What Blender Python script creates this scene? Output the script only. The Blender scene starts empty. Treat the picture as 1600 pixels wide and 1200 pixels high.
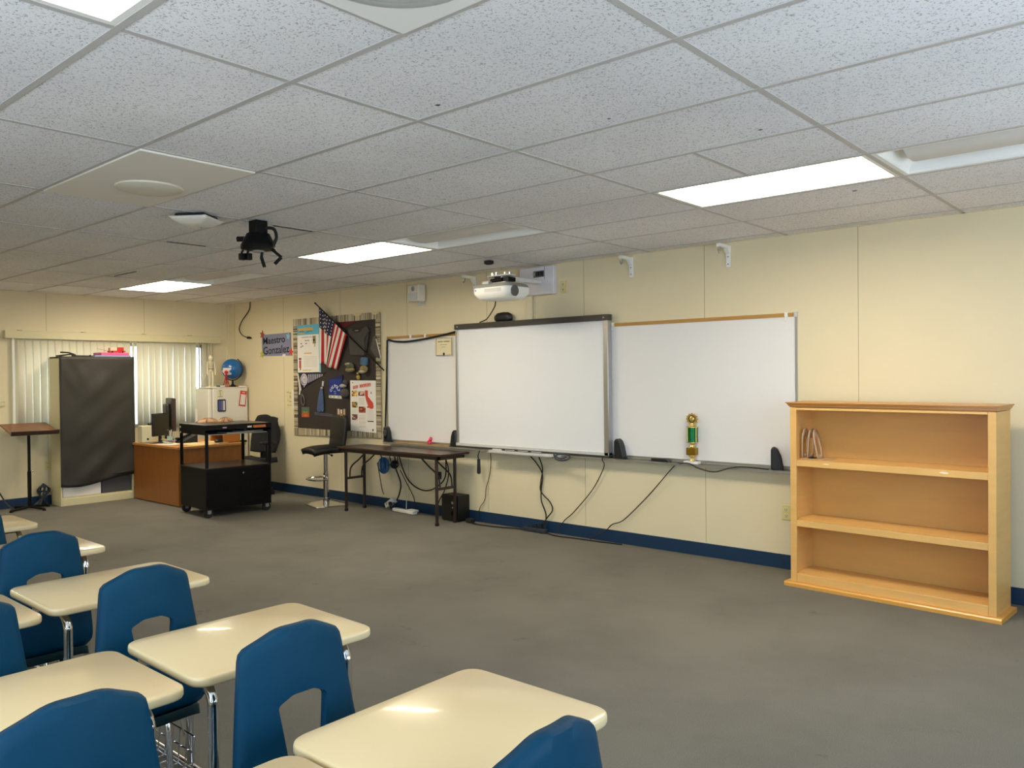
import bpy, math, random
from mathutils import Vector, Matrix
random.seed(7)
SC = bpy.context.scene
COL = SC.collection
PI = math.pi
SKY, EXPO = 4.5, 0.54
GROUND, HEAVEN = (.84, .92, 1.08), (.64, .80, 1.02)

# ------------------------------------------------------------------ helpers
class MB:
    """collects shapes that become ONE mesh"""
    def __init__(s):
        s.v = []; s.f = []; s.m = []; s.i = 0
    def mat(s, i):
        s.i = i; return s
    def add(s, vs, fs):
        b = len(s.v); s.v += [tuple(p) for p in vs]
        for f in fs:
            s.f.append([b + k for k in f]); s.m.append(s.i)
        return s
    def box(s, x0, y0, z0, x1, y1, z1, R=None, c=None):
        vs = [Vector((x, y, z)) for x in (x0, x1) for y in (y0, y1) for z in (z0, z1)]
        if R is not None:
            c = Vector(c) if c else Vector(((x0+x1)/2, (y0+y1)/2, (z0+z1)/2))
            vs = [c + R @ (p - c) for p in vs]
        return s.add(vs, [(0,1,3,2),(4,6,7,5),(0,4,5,1),(2,3,7,6),(0,2,6,4),(1,5,7,3)])
    def cyl(s, p0, p1, r0, r1=None, n=16, cap=True):
        p0 = Vector(p0); p1 = Vector(p1); r1 = r0 if r1 is None else r1
        d = (p1 - p0).normalized(); a = d.orthogonal().normalized(); b = d.cross(a)
        vs = [p0 + (a*math.cos(2*PI*k/n) + b*math.sin(2*PI*k/n))*r0 for k in range(n)]
        vs += [p1 + (a*math.cos(2*PI*k/n) + b*math.sin(2*PI*k/n))*r1 for k in range(n)]
        fs = [(k, (k+1) % n, n+(k+1) % n, n+k) for k in range(n)]
        if cap: fs += [tuple(range(n))[::-1], tuple(range(n, 2*n))]
        return s.add(vs, fs)
    def tube(s, pts, r, n=8, closed=False):
        P = [Vector(p) for p in pts]; m = len(P); vs = []; a = None
        for k in range(m):
            if closed: t = P[(k+1) % m] - P[k-1]
            else: t = P[min(k+1, m-1)] - P[max(k-1, 0)]
            t.normalize()
            if a is None: a = t.orthogonal().normalized()
            a = (a - t*a.dot(t)).normalized(); b = t.cross(a)
            vs += [P[k] + (a*math.cos(2*PI*j/n) + b*math.sin(2*PI*j/n))*r for j in range(n)]
        fs = []
        for k in range(m if closed else m-1):
            q = (k+1) % m
            fs += [(k*n+j, k*n+(j+1) % n, q*n+(j+1) % n, q*n+j) for j in range(n)]
        if not closed: fs += [tuple(range(n))[::-1], tuple(range((m-1)*n, m*n))]
        return s.add(vs, fs)
    def lathe(s, prof, c=(0,0,0), n=24, axis='z'):
        c = Vector(c); vs = []; m = len(prof)
        for r, h in prof:
            for j in range(n):
                a = 2*PI*j/n; x, y = r*math.cos(a), r*math.sin(a)
                vs.append(c + (Vector((x, y, h)) if axis == 'z' else Vector((x, h, y)) if axis == 'y' else Vector((h, x, y))))
        fs = [(k*n+j, k*n+(j+1) % n, (k+1)*n+(j+1) % n, (k+1)*n+j) for k in range(m-1) for j in range(n)]
        fs += [tuple(range(n))[::-1], tuple(range((m-1)*n, m*n))]
        return s.add(vs, fs)
    def prism(s, poly, d):
        P = [Vector(p) for p in poly]; d = Vector(d); n = len(P)
        return s.add(P + [p + d for p in P], [tuple(range(n)), tuple(range(n, 2*n))[::-1]] + [(k, n+k, n+(k+1) % n, (k+1) % n) for k in range(n)])
    def plate(s, poly, y0, y1):
        """an outline drawn on a wall that faces -Y, given as (x, z)"""
        return s.prism([(x, y0, z) for x, z in poly], (0, y1-y0, 0))
    def sph(s, c, r, sc=(1,1,1), n=20, m=12):
        prof = [(max(1e-4, math.sin(PI*k/m)), -math.cos(PI*k/m)) for k in range(m+1)]
        c = Vector(c); vs = []
        for rr, h in prof:
            for j in range(n):
                a = 2*PI*j/n
                vs.append(c + Vector((rr*math.cos(a)*r*sc[0], rr*math.sin(a)*r*sc[1], h*r*sc[2])))
        return s.add(vs, [(k*n+j, k*n+(j+1) % n, (k+1)*n+(j+1) % n, (k+1)*n+j) for k in range(m) for j in range(n)])
    def grid(s, fn, nu, nv, matfn=None):
        vs = [fn(i/nu, j/nv) for i in range(nu+1) for j in range(nv+1)]
        b = len(s.v); s.v += [tuple(p) for p in vs]
        for i in range(nu):
            for j in range(nv):
                s.f.append([b+i*(nv+1)+j, b+(i+1)*(nv+1)+j, b+(i+1)*(nv+1)+j+1, b+i*(nv+1)+j+1])
                s.m.append(matfn((i+.5)/nu, (j+.5)/nv) if matfn else s.i)
        return s

def rp(pts, r, n=5):
    """polygon with rounded corners; r one number or one per corner"""
    out = []; k = len(pts)
    for i in range(k):
        a, b, c = (Vector((*pts[j % k], 0)) for j in (i-1, i, i+1))
        rr = r[i] if isinstance(r, (list, tuple)) else r
        u = (a-b); w = (c-b); lu, lw = u.length, w.length
        u.normalize(); w.normalize()
        ang = u.angle(w); t = min(rr/math.tan(ang/2), lu*.48, lw*.48)
        p, q = b+u*t, b+w*t
        for j in range(n+1):
            s = j/n
            x = p*(1-s)**2 + b*2*s*(1-s) + q*s*s
            out.append((x.x, x.y))
    return out

def cr(pts, n=8):
    """smooth curve through points"""
    P = [Vector(p) for p in pts]; P = [P[0]*2-P[1]] + P + [P[-1]*2-P[-2]]; out = []
    for i in range(1, len(P)-2):
        a, b, c, d = P[i-1:i+3]
        for j in range(n):
            t = j/n
            out.append(.5*((2*b) + (c-a)*t + (2*a-5*b+4*c-d)*t*t + (3*b-a-3*c+d)*t**3))
    return out + [P[-2]]

def mk(name, mb, mats, off=(0,0,0), bevel=0, solid=0, seg=2, smooth=True, ang=38):
    me = bpy.data.meshes.new(name)
    o = Vector(off)
    me.from_pydata([tuple(Vector(p)-o) for p in mb.v], [], mb.f)
    mats = mats if isinstance(mats, (list, tuple)) else [mats]
    for m in mats: me.materials.append(m)
    me.polygons.foreach_set('material_index', mb.m)
    if smooth:
        me.polygons.foreach_set('use_smooth', [True]*len(mb.f))
        me.set_sharp_from_angle(angle=math.radians(ang))
    me.update()
    ob = bpy.data.objects.new(name, me); COL.objects.link(ob)
    if solid:
        md = ob.modifiers.new('thickness', 'SOLIDIFY'); md.thickness = abs(solid); md.offset = 1 if solid > 0 else -1
    if bevel:
        md = ob.modifiers.new('edge', 'BEVEL'); md.width = bevel; md.segments = seg; md.limit_method = 'ANGLE'; md.angle_limit = math.radians(50)
    return ob

OFF = {}
def tag(o, label, cat, group=None):
    o['label'] = label; o['category'] = cat
    if group: o['group'] = group
    return o
def thing(name, label, cat, loc=(0,0,0), rotz=0, group=None):
    o = bpy.data.objects.new(name, None); o.empty_display_size = .05; COL.objects.link(o)
    o.location = loc; o.rotation_euler = (0, 0, rotz)
    OFF[o.name] = Vector(loc) if rotz == 0 else None
    return tag(o, label, cat, group)
def part(name, mb, mats, parent, label=None, local=False, **kw):
    off = OFF.get(parent.name)
    o = mk(name, mb, mats, (0,0,0) if (local or off is None) else off, **kw)
    o.parent = parent; OFF[o.name] = off
    if label: o['label'] = label
    return o
def solo(name, mb, mats, label, cat, loc, group=None, **kw):
    o = mk(name, mb, mats, loc, **kw); o.location = loc; OFF[o.name] = Vector(loc)
    return tag(o, label, cat, group)
def struct(name, mb, mats, **kw):
    o = mk(name, mb, mats, **kw); o['kind'] = 'structure'; OFF[o.name] = Vector((0,0,0)); return o
def dup(root, loc, label, group=None, rotz=None):
    r = root.copy(); COL.objects.link(r); r.location = loc; r['label'] = label
    if rotz is not None: r.rotation_euler = (0, 0, rotz)
    if group: r['group'] = group
    for ch in list(root.children):
        c = ch.copy(); COL.objects.link(c); c.parent = r
        for g in list(ch.children):
            d = g.copy(); COL.objects.link(d); d.parent = c
    return r
def lettering(name, txt, x0, z0, w, h, y, mt, parent, bold=.02, rot=0, depth=.0015):
    """raised letters on a surface that faces -Y, fitted to a box w x h"""
    cu = bpy.data.curves.new(name, 'FONT'); cu.body = txt; cu.size = 1; cu.offset = bold; cu.resolution_u = 3
    t = bpy.data.objects.new(name, cu); COL.objects.link(t)
    dg = bpy.context.evaluated_depsgraph_get(); dg.update()
    me = bpy.data.meshes.new_from_object(t.evaluated_get(dg))
    bpy.data.objects.remove(t); bpy.data.curves.remove(cu)
    xs = [v.co.x for v in me.vertices]; ys = [v.co.y for v in me.vertices]
    ax, bx, ay, by = min(xs), max(xs), min(ys), max(ys)
    c, s = math.cos(rot), math.sin(rot)
    off = OFF[parent.name]
    for v in me.vertices:
        px = (v.co.x-ax)/(bx-ax)*w - w/2; pz = (v.co.y-ay)/(by-ay)*h - h/2
        v.co = Vector((x0+w/2+px*c-pz*s, y, z0+h/2+px*s+pz*c)) - off
    me.materials.append(mt); me.update()
    o = bpy.data.objects.new(name, me); COL.objects.link(o); o.parent = parent; OFF[o.name] = off
    md = o.modifiers.new('thickness', 'SOLIDIFY'); md.thickness = depth; md.offset = 0
    return o

# ------------------------------------------------------------------ materials
def lin(h):
    h = h.lstrip('#'); c = [int(h[i:i+2], 16)/255 for i in (0, 2, 4)]
    return [x/12.92 if x <= .04045 else ((x+.055)/1.055)**2.4 for x in c]
MATS = {}
def M(name, hexc, rough=.5, metal=0, var=.06, scale=6, stretch=(1,1,1), bump=0, bscale=None, coat=0, spec=.5, trans=0, detail=3):
    if name in MATS: return MATS[name]
    m = bpy.data.materials.new(name); m.use_nodes = True; nt = m.node_tree; N = nt.nodes; Lk = nt.links
    b = N['Principled BSDF']; c = lin(hexc)
    b.inputs['Roughness'].default_value = rough; b.inputs['Metallic'].default_value = metal
    b.inputs['Specular IOR Level'].default_value = spec
    if coat: b.inputs['Coat Weight'].default_value = coat; b.inputs['Coat Roughness'].default_value = .08
    tc = N.new('ShaderNodeTexCoord'); mp = N.new('ShaderNodeMapping'); mp.inputs['Scale'].default_value = stretch
    nz = N.new('ShaderNodeTexNoise'); nz.inputs['Scale'].default_value = scale; nz.inputs['Detail'].default_value = detail
    Lk.new(tc.outputs['Object'], mp.inputs['Vector']); Lk.new(mp.outputs['Vector'], nz.inputs['Vector'])
    mx = N.new('ShaderNodeMix'); mx.data_type = 'RGBA'
    mx.inputs[6].default_value = [max(0, x*(1-var)) for x in c]+[1]; mx.inputs[7].default_value = [min(1, x*(1+var)) for x in c]+[1]
    Lk.new(nz.outputs['Fac'], mx.inputs[0]); Lk.new(mx.outputs[2], b.inputs['Base Color'])
    if bump:
        n2 = N.new('ShaderNodeTexNoise'); n2.inputs['Scale'].default_value = bscale or scale*20; n2.inputs['Detail'].default_value = 2
        Lk.new(mp.outputs['Vector'], n2.inputs['Vector'])
        bp = N.new('ShaderNodeBump'); bp.inputs['Strength'].default_value = bump; bp.inputs['Distance'].default_value = .005
        Lk.new(n2.outputs['Fac'], bp.inputs['Height']); Lk.new(bp.outputs['Normal'], b.inputs['Normal'])
    if trans:
        tr = N.new('ShaderNodeBsdfTranslucent'); Lk.new(mx.outputs[2], tr.inputs['Color'])
        ms = N.new('ShaderNodeMixShader'); ms.inputs[0].default_value = trans
        Lk.new(b.outputs[0], ms.inputs[1]); Lk.new(tr.outputs[0], ms.inputs[2]); Lk.new(ms.outputs[0], N['Material Output'].inputs[0])
    MATS[name] = m; return m
def EM(name, rgb, strength):
    m = bpy.data.materials.new(name); m.use_nodes = True; N = m.node_tree.nodes
    N.remove(N['Principled BSDF']); e = N.new('ShaderNodeEmission'); e.inputs[0].default_value = (*rgb, 1); e.inputs[1].default_value = strength
    m.node_tree.links.new(e.outputs[0], N['Material Output'].inputs[0]); return m
def flat(hexc, rough=.6):
    return M('paint_'+hexc.lstrip('#'), hexc, rough, var=.04, scale=14)

def ceiling_tile_mat():
    m = bpy.data.materials.new('fissured_tile'); m.use_nodes = True; nt = m.node_tree; N = nt.nodes; Lk = nt.links
    b = N['Principled BSDF']; b.inputs['Roughness'].default_value = .95; b.inputs['Specular IOR Level'].default_value = .1
    tc = N.new('ShaderNodeTexCoord')
    n1 = N.new('ShaderNodeTexNoise'); n1.inputs['Scale'].default_value = 118; n1.inputs['Detail'].default_value = 4; n1.inputs['Roughness'].default_value = .65
    Lk.new(tc.outputs['Object'], n1.inputs['Vector'])
    r1 = N.new('ShaderNodeValToRGB'); e = r1.color_ramp.elements
    e[0].position = .355; e[0].color = (*lin('a8a7a9'), 1); e[1].position = .45; e[1].color = (*lin('f3f3f6'), 1)
    Lk.new(n1.outputs['Fac'], r1.inputs[0])
    n2 = N.new('ShaderNodeTexNoise'); n2.inputs['Scale'].default_value = .9; n2.inputs['Detail'].default_value = 3
    Lk.new(tc.outputs['Object'], n2.inputs['Vector'])
    r2 = N.new('ShaderNodeValToRGB'); e = r2.color_ramp.elements
    e[0].position = .3; e[0].color = (.86, .86, .86, 1); e[1].position = .65; e[1].color = (1, 1, 1, 1)
    Lk.new(n2.outputs['Fac'], r2.inputs[0])
    mx = N.new('ShaderNodeMix'); mx.data_type = 'RGBA'; mx.blend_type = 'MULTIPLY'; mx.inputs[0].default_value = 1
    Lk.new(r1.outputs[0], mx.inputs[6]); Lk.new(r2.outputs[0], mx.inputs[7]); Lk.new(mx.outputs[2], b.inputs['Base Color'])
    bp = N.new('ShaderNodeBump'); bp.inputs['Strength'].default_value = .5; bp.inputs['Distance'].default_value = .004
    Lk.new(n1.outputs['Fac'], bp.inputs['Height']); Lk.new(bp.outputs['Normal'], b.inputs['Normal'])
    return m
def carpet_mat():
    m = bpy.data.materials.new('worn_carpet'); m.use_nodes = True; nt = m.node_tree; N = nt.nodes; Lk = nt.links
    b = N['Principled BSDF']; b.inputs['Roughness'].default_value = .95; b.inputs['Specular IOR Level'].default_value = .15
    tc = N.new('ShaderNodeTexCoord')
    def noise(s, d, r=.5):
        n = N.new('ShaderNodeTexNoise'); n.inputs['Scale'].default_value = s; n.inputs['Detail'].default_value = d; n.inputs['Roughness'].default_value = r
        Lk.new(tc.outputs['Object'], n.inputs['Vector']); return n
    a = noise(260, 3, .7); c = noise(1.3, 5, .6); d = noise(3.2, 4, .7)
    r1 = N.new('ShaderNodeValToRGB'); e = r1.color_ramp.elements
    e[0].position = .3; e[0].color = (*lin(CARPET[0]), 1); e[1].position = .7; e[1].color = (*lin(CARPET[1]), 1)
    Lk.new(a.outputs['Fac'], r1.inputs[0])
    r2 = N.new('ShaderNodeValToRGB'); e = r2.color_ramp.elements
    e[0].position = .3; e[0].color = (.8, .8, .8, 1); e[1].position = .62; e[1].color = (1, 1, 1, 1)
    Lk.new(c.outputs['Fac'], r2.inputs[0])
    r3 = N.new('ShaderNodeValToRGB'); e = r3.color_ramp.elements
    e[0].position = .27; e[0].color = (.72, .72, .72, 1); e[1].position = .36; e[1].color = (1, 1, 1, 1)
    Lk.new(d.outputs['Fac'], r3.inputs[0])
    def mul(p, q):
        x = N.new('ShaderNodeMix'); x.data_type = 'RGBA'; x.blend_type = 'MULTIPLY'; x.inputs[0].default_value = 1
        Lk.new(p, x.inputs[6]); Lk.new(q, x.inputs[7]); return x.outputs[2]
    Lk.new(mul(mul(r1.outputs[0], r2.outputs[0]), r3.outputs[0]), b.inputs['Base Color'])
    bp = N.new('ShaderNodeBump'); bp.inputs['Strength'].default_value = .4; bp.inputs['Distance'].default_value = .004
    Lk.new(a.outputs['Fac'], bp.inputs['Height']); Lk.new(bp.outputs['Normal'], b.inputs['Normal'])
    return m

CARPET = ('615f59', '827f76')
TILE = ceiling_tile_mat(); RUG = carpet_mat()
PAINT = M('wall_paint', 'dfd3b2', .7, var=.03, scale=3, bump=.08, bscale=220)
SEAM = M('panel_seam', 'a3946c', .8)
NAVY = M('navy_vinyl', '0e3050', .45, var=.05)
WHITE = M('white_enamel', 'eeeeea', .45, var=.02)
TBAR = M('tee_bar', 'bcb9b6', .5, var=.03)
CREAM = M('cream_metal', 'd5cda6', .45, var=.03)
BLACK = M('black_plastic', '17171a', .42, var=.15)
SATIN = M('black_steel', '070606', .45, var=.12, spec=.22)
RUBBER = M('black_rubber', '101012', .7)
CHROME = M('chrome', 'd8d8da', .12, metal=1, var=.03)
ALU = M('brushed_aluminium', 'b9b9b7', .35, metal=.85, var=.05, stretch=(1,1,30))
GREY = M('grey_plastic', '8f8f8c', .5)
LGREY = M('light_grey_plastic', 'c9c9c6', .5, var=.03)
BOARD = M('whiteboard_enamel', 'e6e5e6', .28, var=.012, scale=2)
SCREEN = M('projection_surface', 'e4e6ea', .5, var=.01, scale=2)
MAPLE = M('maple_veneer', 'dcae68', .42, var=.14, scale=2.6, stretch=(1.2, 1.2, 9), detail=6, coat=.15)
MAPLE_H = M('maple_shelf', 'deb06a', .42, var=.13, scale=2.6, stretch=(1.2, 9, 9), detail=6, coat=.15)
MAPLE_D = M('maple_moulding', 'c08440', .4, var=.12, scale=3, stretch=(1, 9, 9), coat=.2)
OAK = M('tan_rail', 'b98d4a', .55, var=.1, scale=4, stretch=(1, 8, 8))
DESKW = M('desk_laminate', '9a6029', .42, var=.24, scale=3, stretch=(7, 7, .7), detail=5)
WALNUT = M('walnut_laminate', '37241a', .3, var=.2, scale=5, stretch=(1, 9, 1), detail=6)
WALNUT2 = M('lectern_veneer', '7c4f2c', .35, var=.18, scale=5, stretch=(9, 1, 1), detail=5)
TANTOP = M('tan_desktop', 'e2cb9d', .3, var=.025, scale=3, coat=.3)
SHELL = M('blue_polypropylene', '013852', .5, var=.08, scale=4, bump=.1, bscale=500, spec=.14)
SEATM = M('dark_teal_polypropylene', '04262c', .5, var=.08, scale=4, spec=.3)
LEATHER = M('black_vinyl', '0b0909', .5, var=.15, bump=.1, bscale=120)
FABRIC = M('black_fabric', '19181b', .9, var=.15, bump=.2, bscale=300)
PAPERB = M('black_paper', '2e2b25', .62, var=.12, scale=3, bump=1.0, bscale=5)
PAPER = M('white_paper', 'ece8e2', .8, var=.02)
KRAFT = M('brown_paper', 'b08968', .8, var=.15)
# ------------------------------------------------------------------ room
H = 2.59
RX, RY = 12.2, -7.32
T = .6096
def gx(j): return 8.298 + j*2*T
def gy(i): return -5.043 + i*T
struct('floor', MB().box(-.1, RY-.1, -.1, RX+.1, .1, 0), RUG, smooth=False)

def wall(name, outer, hole, seams):
    """outer = function that maps (s0, z0, s1, z1, d0, d1) to a box"""
    b = MB()
    s0, s1 = outer['span']; add = outer['add']
    if hole:
        h0, h1, a, c = hole
        for q in ((s0, 0, h0, H+.1), (h1, 0, s1, H+.1), (h0, 0, h1, a), (h0, c, h1, H+.1)): add(b, *q, 0, .1)
    else: add(b, s0, 0, s1, H+.1, 0, .1)
    b.mat(1)
    for s, zb, zt in seams: add(b, s-.002, zb, s+.002, zt, -.0007, .01)
    return struct(name, b, [PAINT, SEAM], smooth=False)
wall('wall_back', dict(span=(-.1, RX+.1), add=lambda b, s0, a, s1, c, d0, d1: b.box(s0, d0, a, s1, d1, c)), None,
     [(6.36+1.234*k, .12, H) for k in range(-5, 5)])
wall('wall_left', dict(span=(RY, 0), add=lambda b, s0, a, s1, c, d0, d1: b.box(-d1, s0, a, -d0, s1, c)), (-2.70, -.36, .88, 2.0),
     [(-1.21, 2.0, H), (-2.41, 2.0, H), (-2.41, .12, .88), (-1.21, .12, .88), (-3.63, .12, H)])
wall('wall_right', dict(span=(RY, 0), add=lambda b, s0, a, s1, c, d0, d1: b.box(RX+d0, s0, a, RX+d1, s1, c)), (-6.3, -1.2, .85, 2.2), [])
wall('wall_front', dict(span=(-.1, RX+.1), add=lambda b, s0, a, s1, c, d0, d1: b.box(s0, RY-d1, a, s1, RY-d0, c)), (7.0, 11.8, .85, 2.2), [])
struct('baseboard_back', MB().box(0, -.008, 0, RX, .001, .112), NAVY, bevel=.003)
struct('baseboard_left', MB().box(-.001, RY, 0, .008, -.008, .112), NAVY, bevel=.003)
struct('baseboard_right', MB().box(RX-.008, RY, 0, RX+.001, -.008, .112), NAVY)
struct('trim_1', MB().box(0, -.03, 0.112, .03, 0, H-.003), PAINT)

# ceiling: one quad per tile, tee bars between, open where a fixture is let in
LIT = [(0, 5), (-3, 5), (-6, 5), (0, -1), (-6, -1)]
UNLIT = [(1, 5), (-2, 5), (-5, 5)]
VENT = (.5, 0)
c = MB()
xs = sorted(x for x in [gx(j) for j in range(-7, 4)] if -.2 < x < RX+1.3); xs = [0.]+[x for x in xs if .05 < x < RX]+[RX]
ys = [RY]+[y for y in (gy(i) for i in range(-5, 10)) if RY+.05 < y < -.05]+[0.]
def in_cell(x, y, cells): return any(gx(j) < x < gx(j)+2*T and gy(i) < y < gy(i)+T for j, i in cells)
for a, b2 in zip(xs, xs[1:]):
    for d, e in zip(ys, ys[1:]):
        mx_, my_ = (a+b2)/2, (d+e)/2
        if in_cell(mx_, my_, LIT+UNLIT): continue
        if gx(0) < mx_ < gx(1) and gy(0) < my_ < gy(1):
            c.box(a, d, H, a+T, e, H+.02); continue
        c.box(a, d, H, b2, e, H+.02)
c.mat(1)
w = .0125
for y in ys[1:-1]: c.box(0, y-w, H-.004, RX, y+w, H+.03)
for x in xs[1:-1]: c.box(x-w, RY, H-.003, x+w, 0, H+.03)
for j, i in ((0, 4), (0, 0)): c.box(gx(j)+T-w, gy(i), H-.003, gx(j)+T+w, gy(i+1), H+.03)
c.mat(2)
c.box(0, -.022, H-.003, RX, 0, H+.02).box(0, RY, H-.003, .022, 0, H+.02).box(RX-.022, RY, H-.003, RX, 0, H+.02)
c.mat(3)
for x, y, r in ((9.30, -2.72, .011), (7.6, -3.1, .008), (8.5, -3.9, .012), (8.9, -3.3, .008), (6.2, -2.35, .009), (9.2, -1.2, .016), (7.3, -2.7, .007), (5.4, -2.5, .008)):
    c.prism([(x+r*math.cos(k)*(1+.4*math.sin(3*k+x)), y+r*.8*math.sin(k), H-.0006) for k in (0, 1, 2, 3, 4, 5)], (0, 0, .002))
for x_, a_, b_ in ((4.665, -3.14, -2.82), (5.83, -2.94, -2.62), (2.2, -2.60, -2.45)): c.box(x_-.008, a_, H-.0045, x_+.004, b_, H)
c.box(2.24, -2.53, H-.0052, 2.74, -2.52, H)
struct('ceiling', c, [TILE, TBAR, PAINT, M('tile_pit', '3a3836', .9)], smooth=False)

# ------------------------------------------------------------------ ceiling fixtures
GLOW = EM('fluorescent_lens', (1, .875, .65), 20.0)
GLOW_DIM = EM('dimmed_fluorescent_lens', (1, .90, .74), 5.5)  # same lens turned down so the desktops below don't overexpose
def fixture(j, i, lit, label):
    x0, y0 = gx(j), gy(i); x1, y1 = x0+2*T, y0+T
    t = thing('ceiling_light', label, 'ceiling light', ((x0+x1)/2, (y0+y1)/2, H), 0, 'recessed ceiling lights')
    f = .035; d = .085; b = MB()
    b.box(x0+.004, y0+.004, H-.002, x0+f, y1-.004, H+.02).box(x1-f, y0+.004, H-.002, x1-.004, y1-.004, H+.02)
    b.box(x0+f, y0+.004, H-.002, x1-f, y0+f, H+.02).box(x0+f, y1-f, H-.002, x1-f, y1-.004, H+.02)
    s = .05
    for P in (((x0+f, y0+f), (x1-f, y0+f), (x1-f-s, y0+f+s), (x0+f+s, y0+f+s)), ((x0+f, y1-f), (x1-f, y1-f), (x1-f-s, y1-f-s), (x0+f+s, y1-f-s)),
              ((x0+f, y0+f), (x0+f, y1-f), (x0+f+s, y1-f-s), (x0+f+s, y0+f+s)), ((x1-f, y0+f), (x1-f, y1-f), (x1-f-s, y1-f-s), (x1-f-s, y0+f+s))):
        b.prism([(*P[0], H+.01), (*P[1], H+.01), (*P[2], H+d), (*P[3], H+d)], (0, 0, .012))
    b.box(x0+.01, y0+.01, H+d, x1-.01, y1-.01, H+d+.02)
    part('housing', b, WHITE, t, smooth=False)
    if lit:
        part('lens', MB().box(x0+f+.03, y0+f+.03, H+.035, x1-f-.03, y1-f-.03, H+.06), GLOW_DIM if (j, i) == (0, -1) else GLOW, t, label='glowing white lens')
    else:
        yc = (y0+y1)/2; g = MB()
        def bask(u, v):
            a = PI*v
            return (x0+.12+(2*T-.24)*u, yc-.15*math.cos(a), H+.06-.055*math.sin(a))
        g.grid(bask, 2, 16)
        for u in (0, 1):
            g.add([bask(u, v/16) for v in range(17)], [tuple(range(17))])
        part('diffuser', g, M('diffuser_grey', 'd6d3cc', .6), t, label='unlit grey curved diffuser')
    return t
fixture(0, 5, 1, 'lit ceiling light nearest the bookcase, above the whiteboard wall')
fixture(-3, 5, 1, 'lit ceiling light in front of the projector, middle of the row along the wall')
fixture(-6, 5, 1, 'lit ceiling light farthest away, near the window wall')
fixture(0, -1, 1, 'lit ceiling light at the top left corner, over the student desks')
fixture(-6, -1, 1, 'added ceiling light outside the frame, brightening the left floor and window wall')  # unseen lamp, added to light the left floor and wall
fixture(1, 5, 0, 'unlit ceiling light at the right edge beside the brightest lit one')
fixture(-2, 5, 0, 'unlit ceiling light between the middle lit one and the projector')
fixture(-5, 5, 0, 'unlit ceiling light beside the farthest lit one')

# air diffuser let into the ceiling at the top edge
x0, y0 = gx(0)+T, gy(0); cx, cy = x0+T/2, y0+T/2
t = thing('air_vent', 'round grey air vent in a square ceiling panel at the top edge', 'air vent', (cx, cy, H))
part('panel', MB().box(x0+.006, y0+.006, H-.008, x0+T-.006, y0+T-.006, H-.001), WHITE, t, bevel=.003)
r = MB()
for R0, z in ((.22, .010), (.17, .022), (.12, .034)):
    r.lathe([(R0, -z+.004), (R0+.02, -z), (R0-.045, -z-.016), (R0-.06, -z-.010), (R0, -z+.004)], (cx, cy, H), 40)
part('cone', r, M('vent_grey', 'b7bab9', .4), t)
part('hub', MB().lathe([(.001, -.058), (.05, -.056), (.06, -.04), (.05, -.006)], (cx, cy, H), 24), GREY, t)

# flat white panel with a shallow dome
x0, y0 = gx(-2), gy(1); cx, cy = x0+T-.09, y0+T/2+.065
t = thing('ceiling_speaker_panel', 'plain white ceiling panel with a shallow round dome', 'ceiling panel', (x0+T, y0+T/2, H))
part('panel', MB().box(x0+.008, y0+.008, H-.012, x0+2*T-.008, y0+T-.008, H-.001), M('panel_white', 'e6e2d8', .6, var=.02), t, bevel=.004)
part('dome', MB().lathe([(.175, -.012), (.172, -.02), (.14, -.032), (.08, -.038), (.001, -.04)], (cx, cy, H), 40), M('dome_cream', 'd9d3c2', .6, var=.02), t)

# wireless access point hanging from the ceiling
cx, cy = 5.80, -3.49
t = thing('access_point', 'white curved wireless access point on a black plate under the ceiling', 'access point', (cx, cy, H))
R = Matrix.Rotation(math.radians(35), 3, 'Z')
part('mounting_plate', MB().box(cx-.10, cy-.10, H-.028, cx+.10, cy+.10, H-.004, R), BLACK, t, bevel=.01)
def ap(u, v):
    x, y = (u-.5)*.25, (v-.5)*.25
    e = R @ Vector((x, y, 0)); k = max(abs(u-.5), abs(v-.5))*2
    return (cx+e.x, cy+e.y, H-.03-.05*(1-k**3))
part('cover', MB().grid(ap, 14, 14), M('ap_white', 'e3ded2', .4, var=.02), t, solid=.006)
part('status_light', MB().cyl((cx+.02, cy+.02, H-.087), (cx+.02, cy+.02, H-.08), .006), GREY, t)

# old projector mount with folded arms
cx, cy = 5.91, -3.11
t = thing('projector_mount', 'black empty projector mount with dangling arms on the ceiling', 'mount', (cx, cy, H))
part('ceiling_plate', MB().box(cx-.045, cy-.045, H-.09, cx+.045, cy+.045, H-.003), SATIN, t, bevel=.004)
part('body', MB().lathe([(.03, -.08), (.075, -.09), (.10, -.14), (.115, -.17), (.115, -.195), (.05, -.205), (.001, -.2)], (cx, cy, H), 28).cyl((cx-.09, cy-.05, H-.12), (cx-.13, cy-.08, H-.12), .018), SATIN, t)
part('cable_loop', MB().tube(cr([(cx+.02, cy+.02, H-.05), (cx+.09, cy+.06, H-.06), (cx+.125, cy+.06, H-.12), (cx+.10, cy+.05, H-.18)]), .011, 8), RUBBER, t)
part('pivot_cap', MB().lathe([(.04, -.205), (.035, -.215), (.001, -.217)], (cx, cy, H), 20), GREY, t)
rr = Vector((.7527, .6584, 0))
for a, b2, c2 in ((.03, .02, .00), (.085, .155, .07)):
    p0 = Vector((cx, cy, H-.19))+rr*a
    part('arm', MB().cyl(p0, p0+rr*(b2-a)+Vector((0, 0, -.06)), .010, n=10).cyl(p0+rr*(b2-a)+Vector((0, 0, -.06)), p0+rr*(c2-a+.04)+Vector((0, 0, -.125 if a < .05 else -.105)), .012, n=10), SATIN, t)
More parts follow.
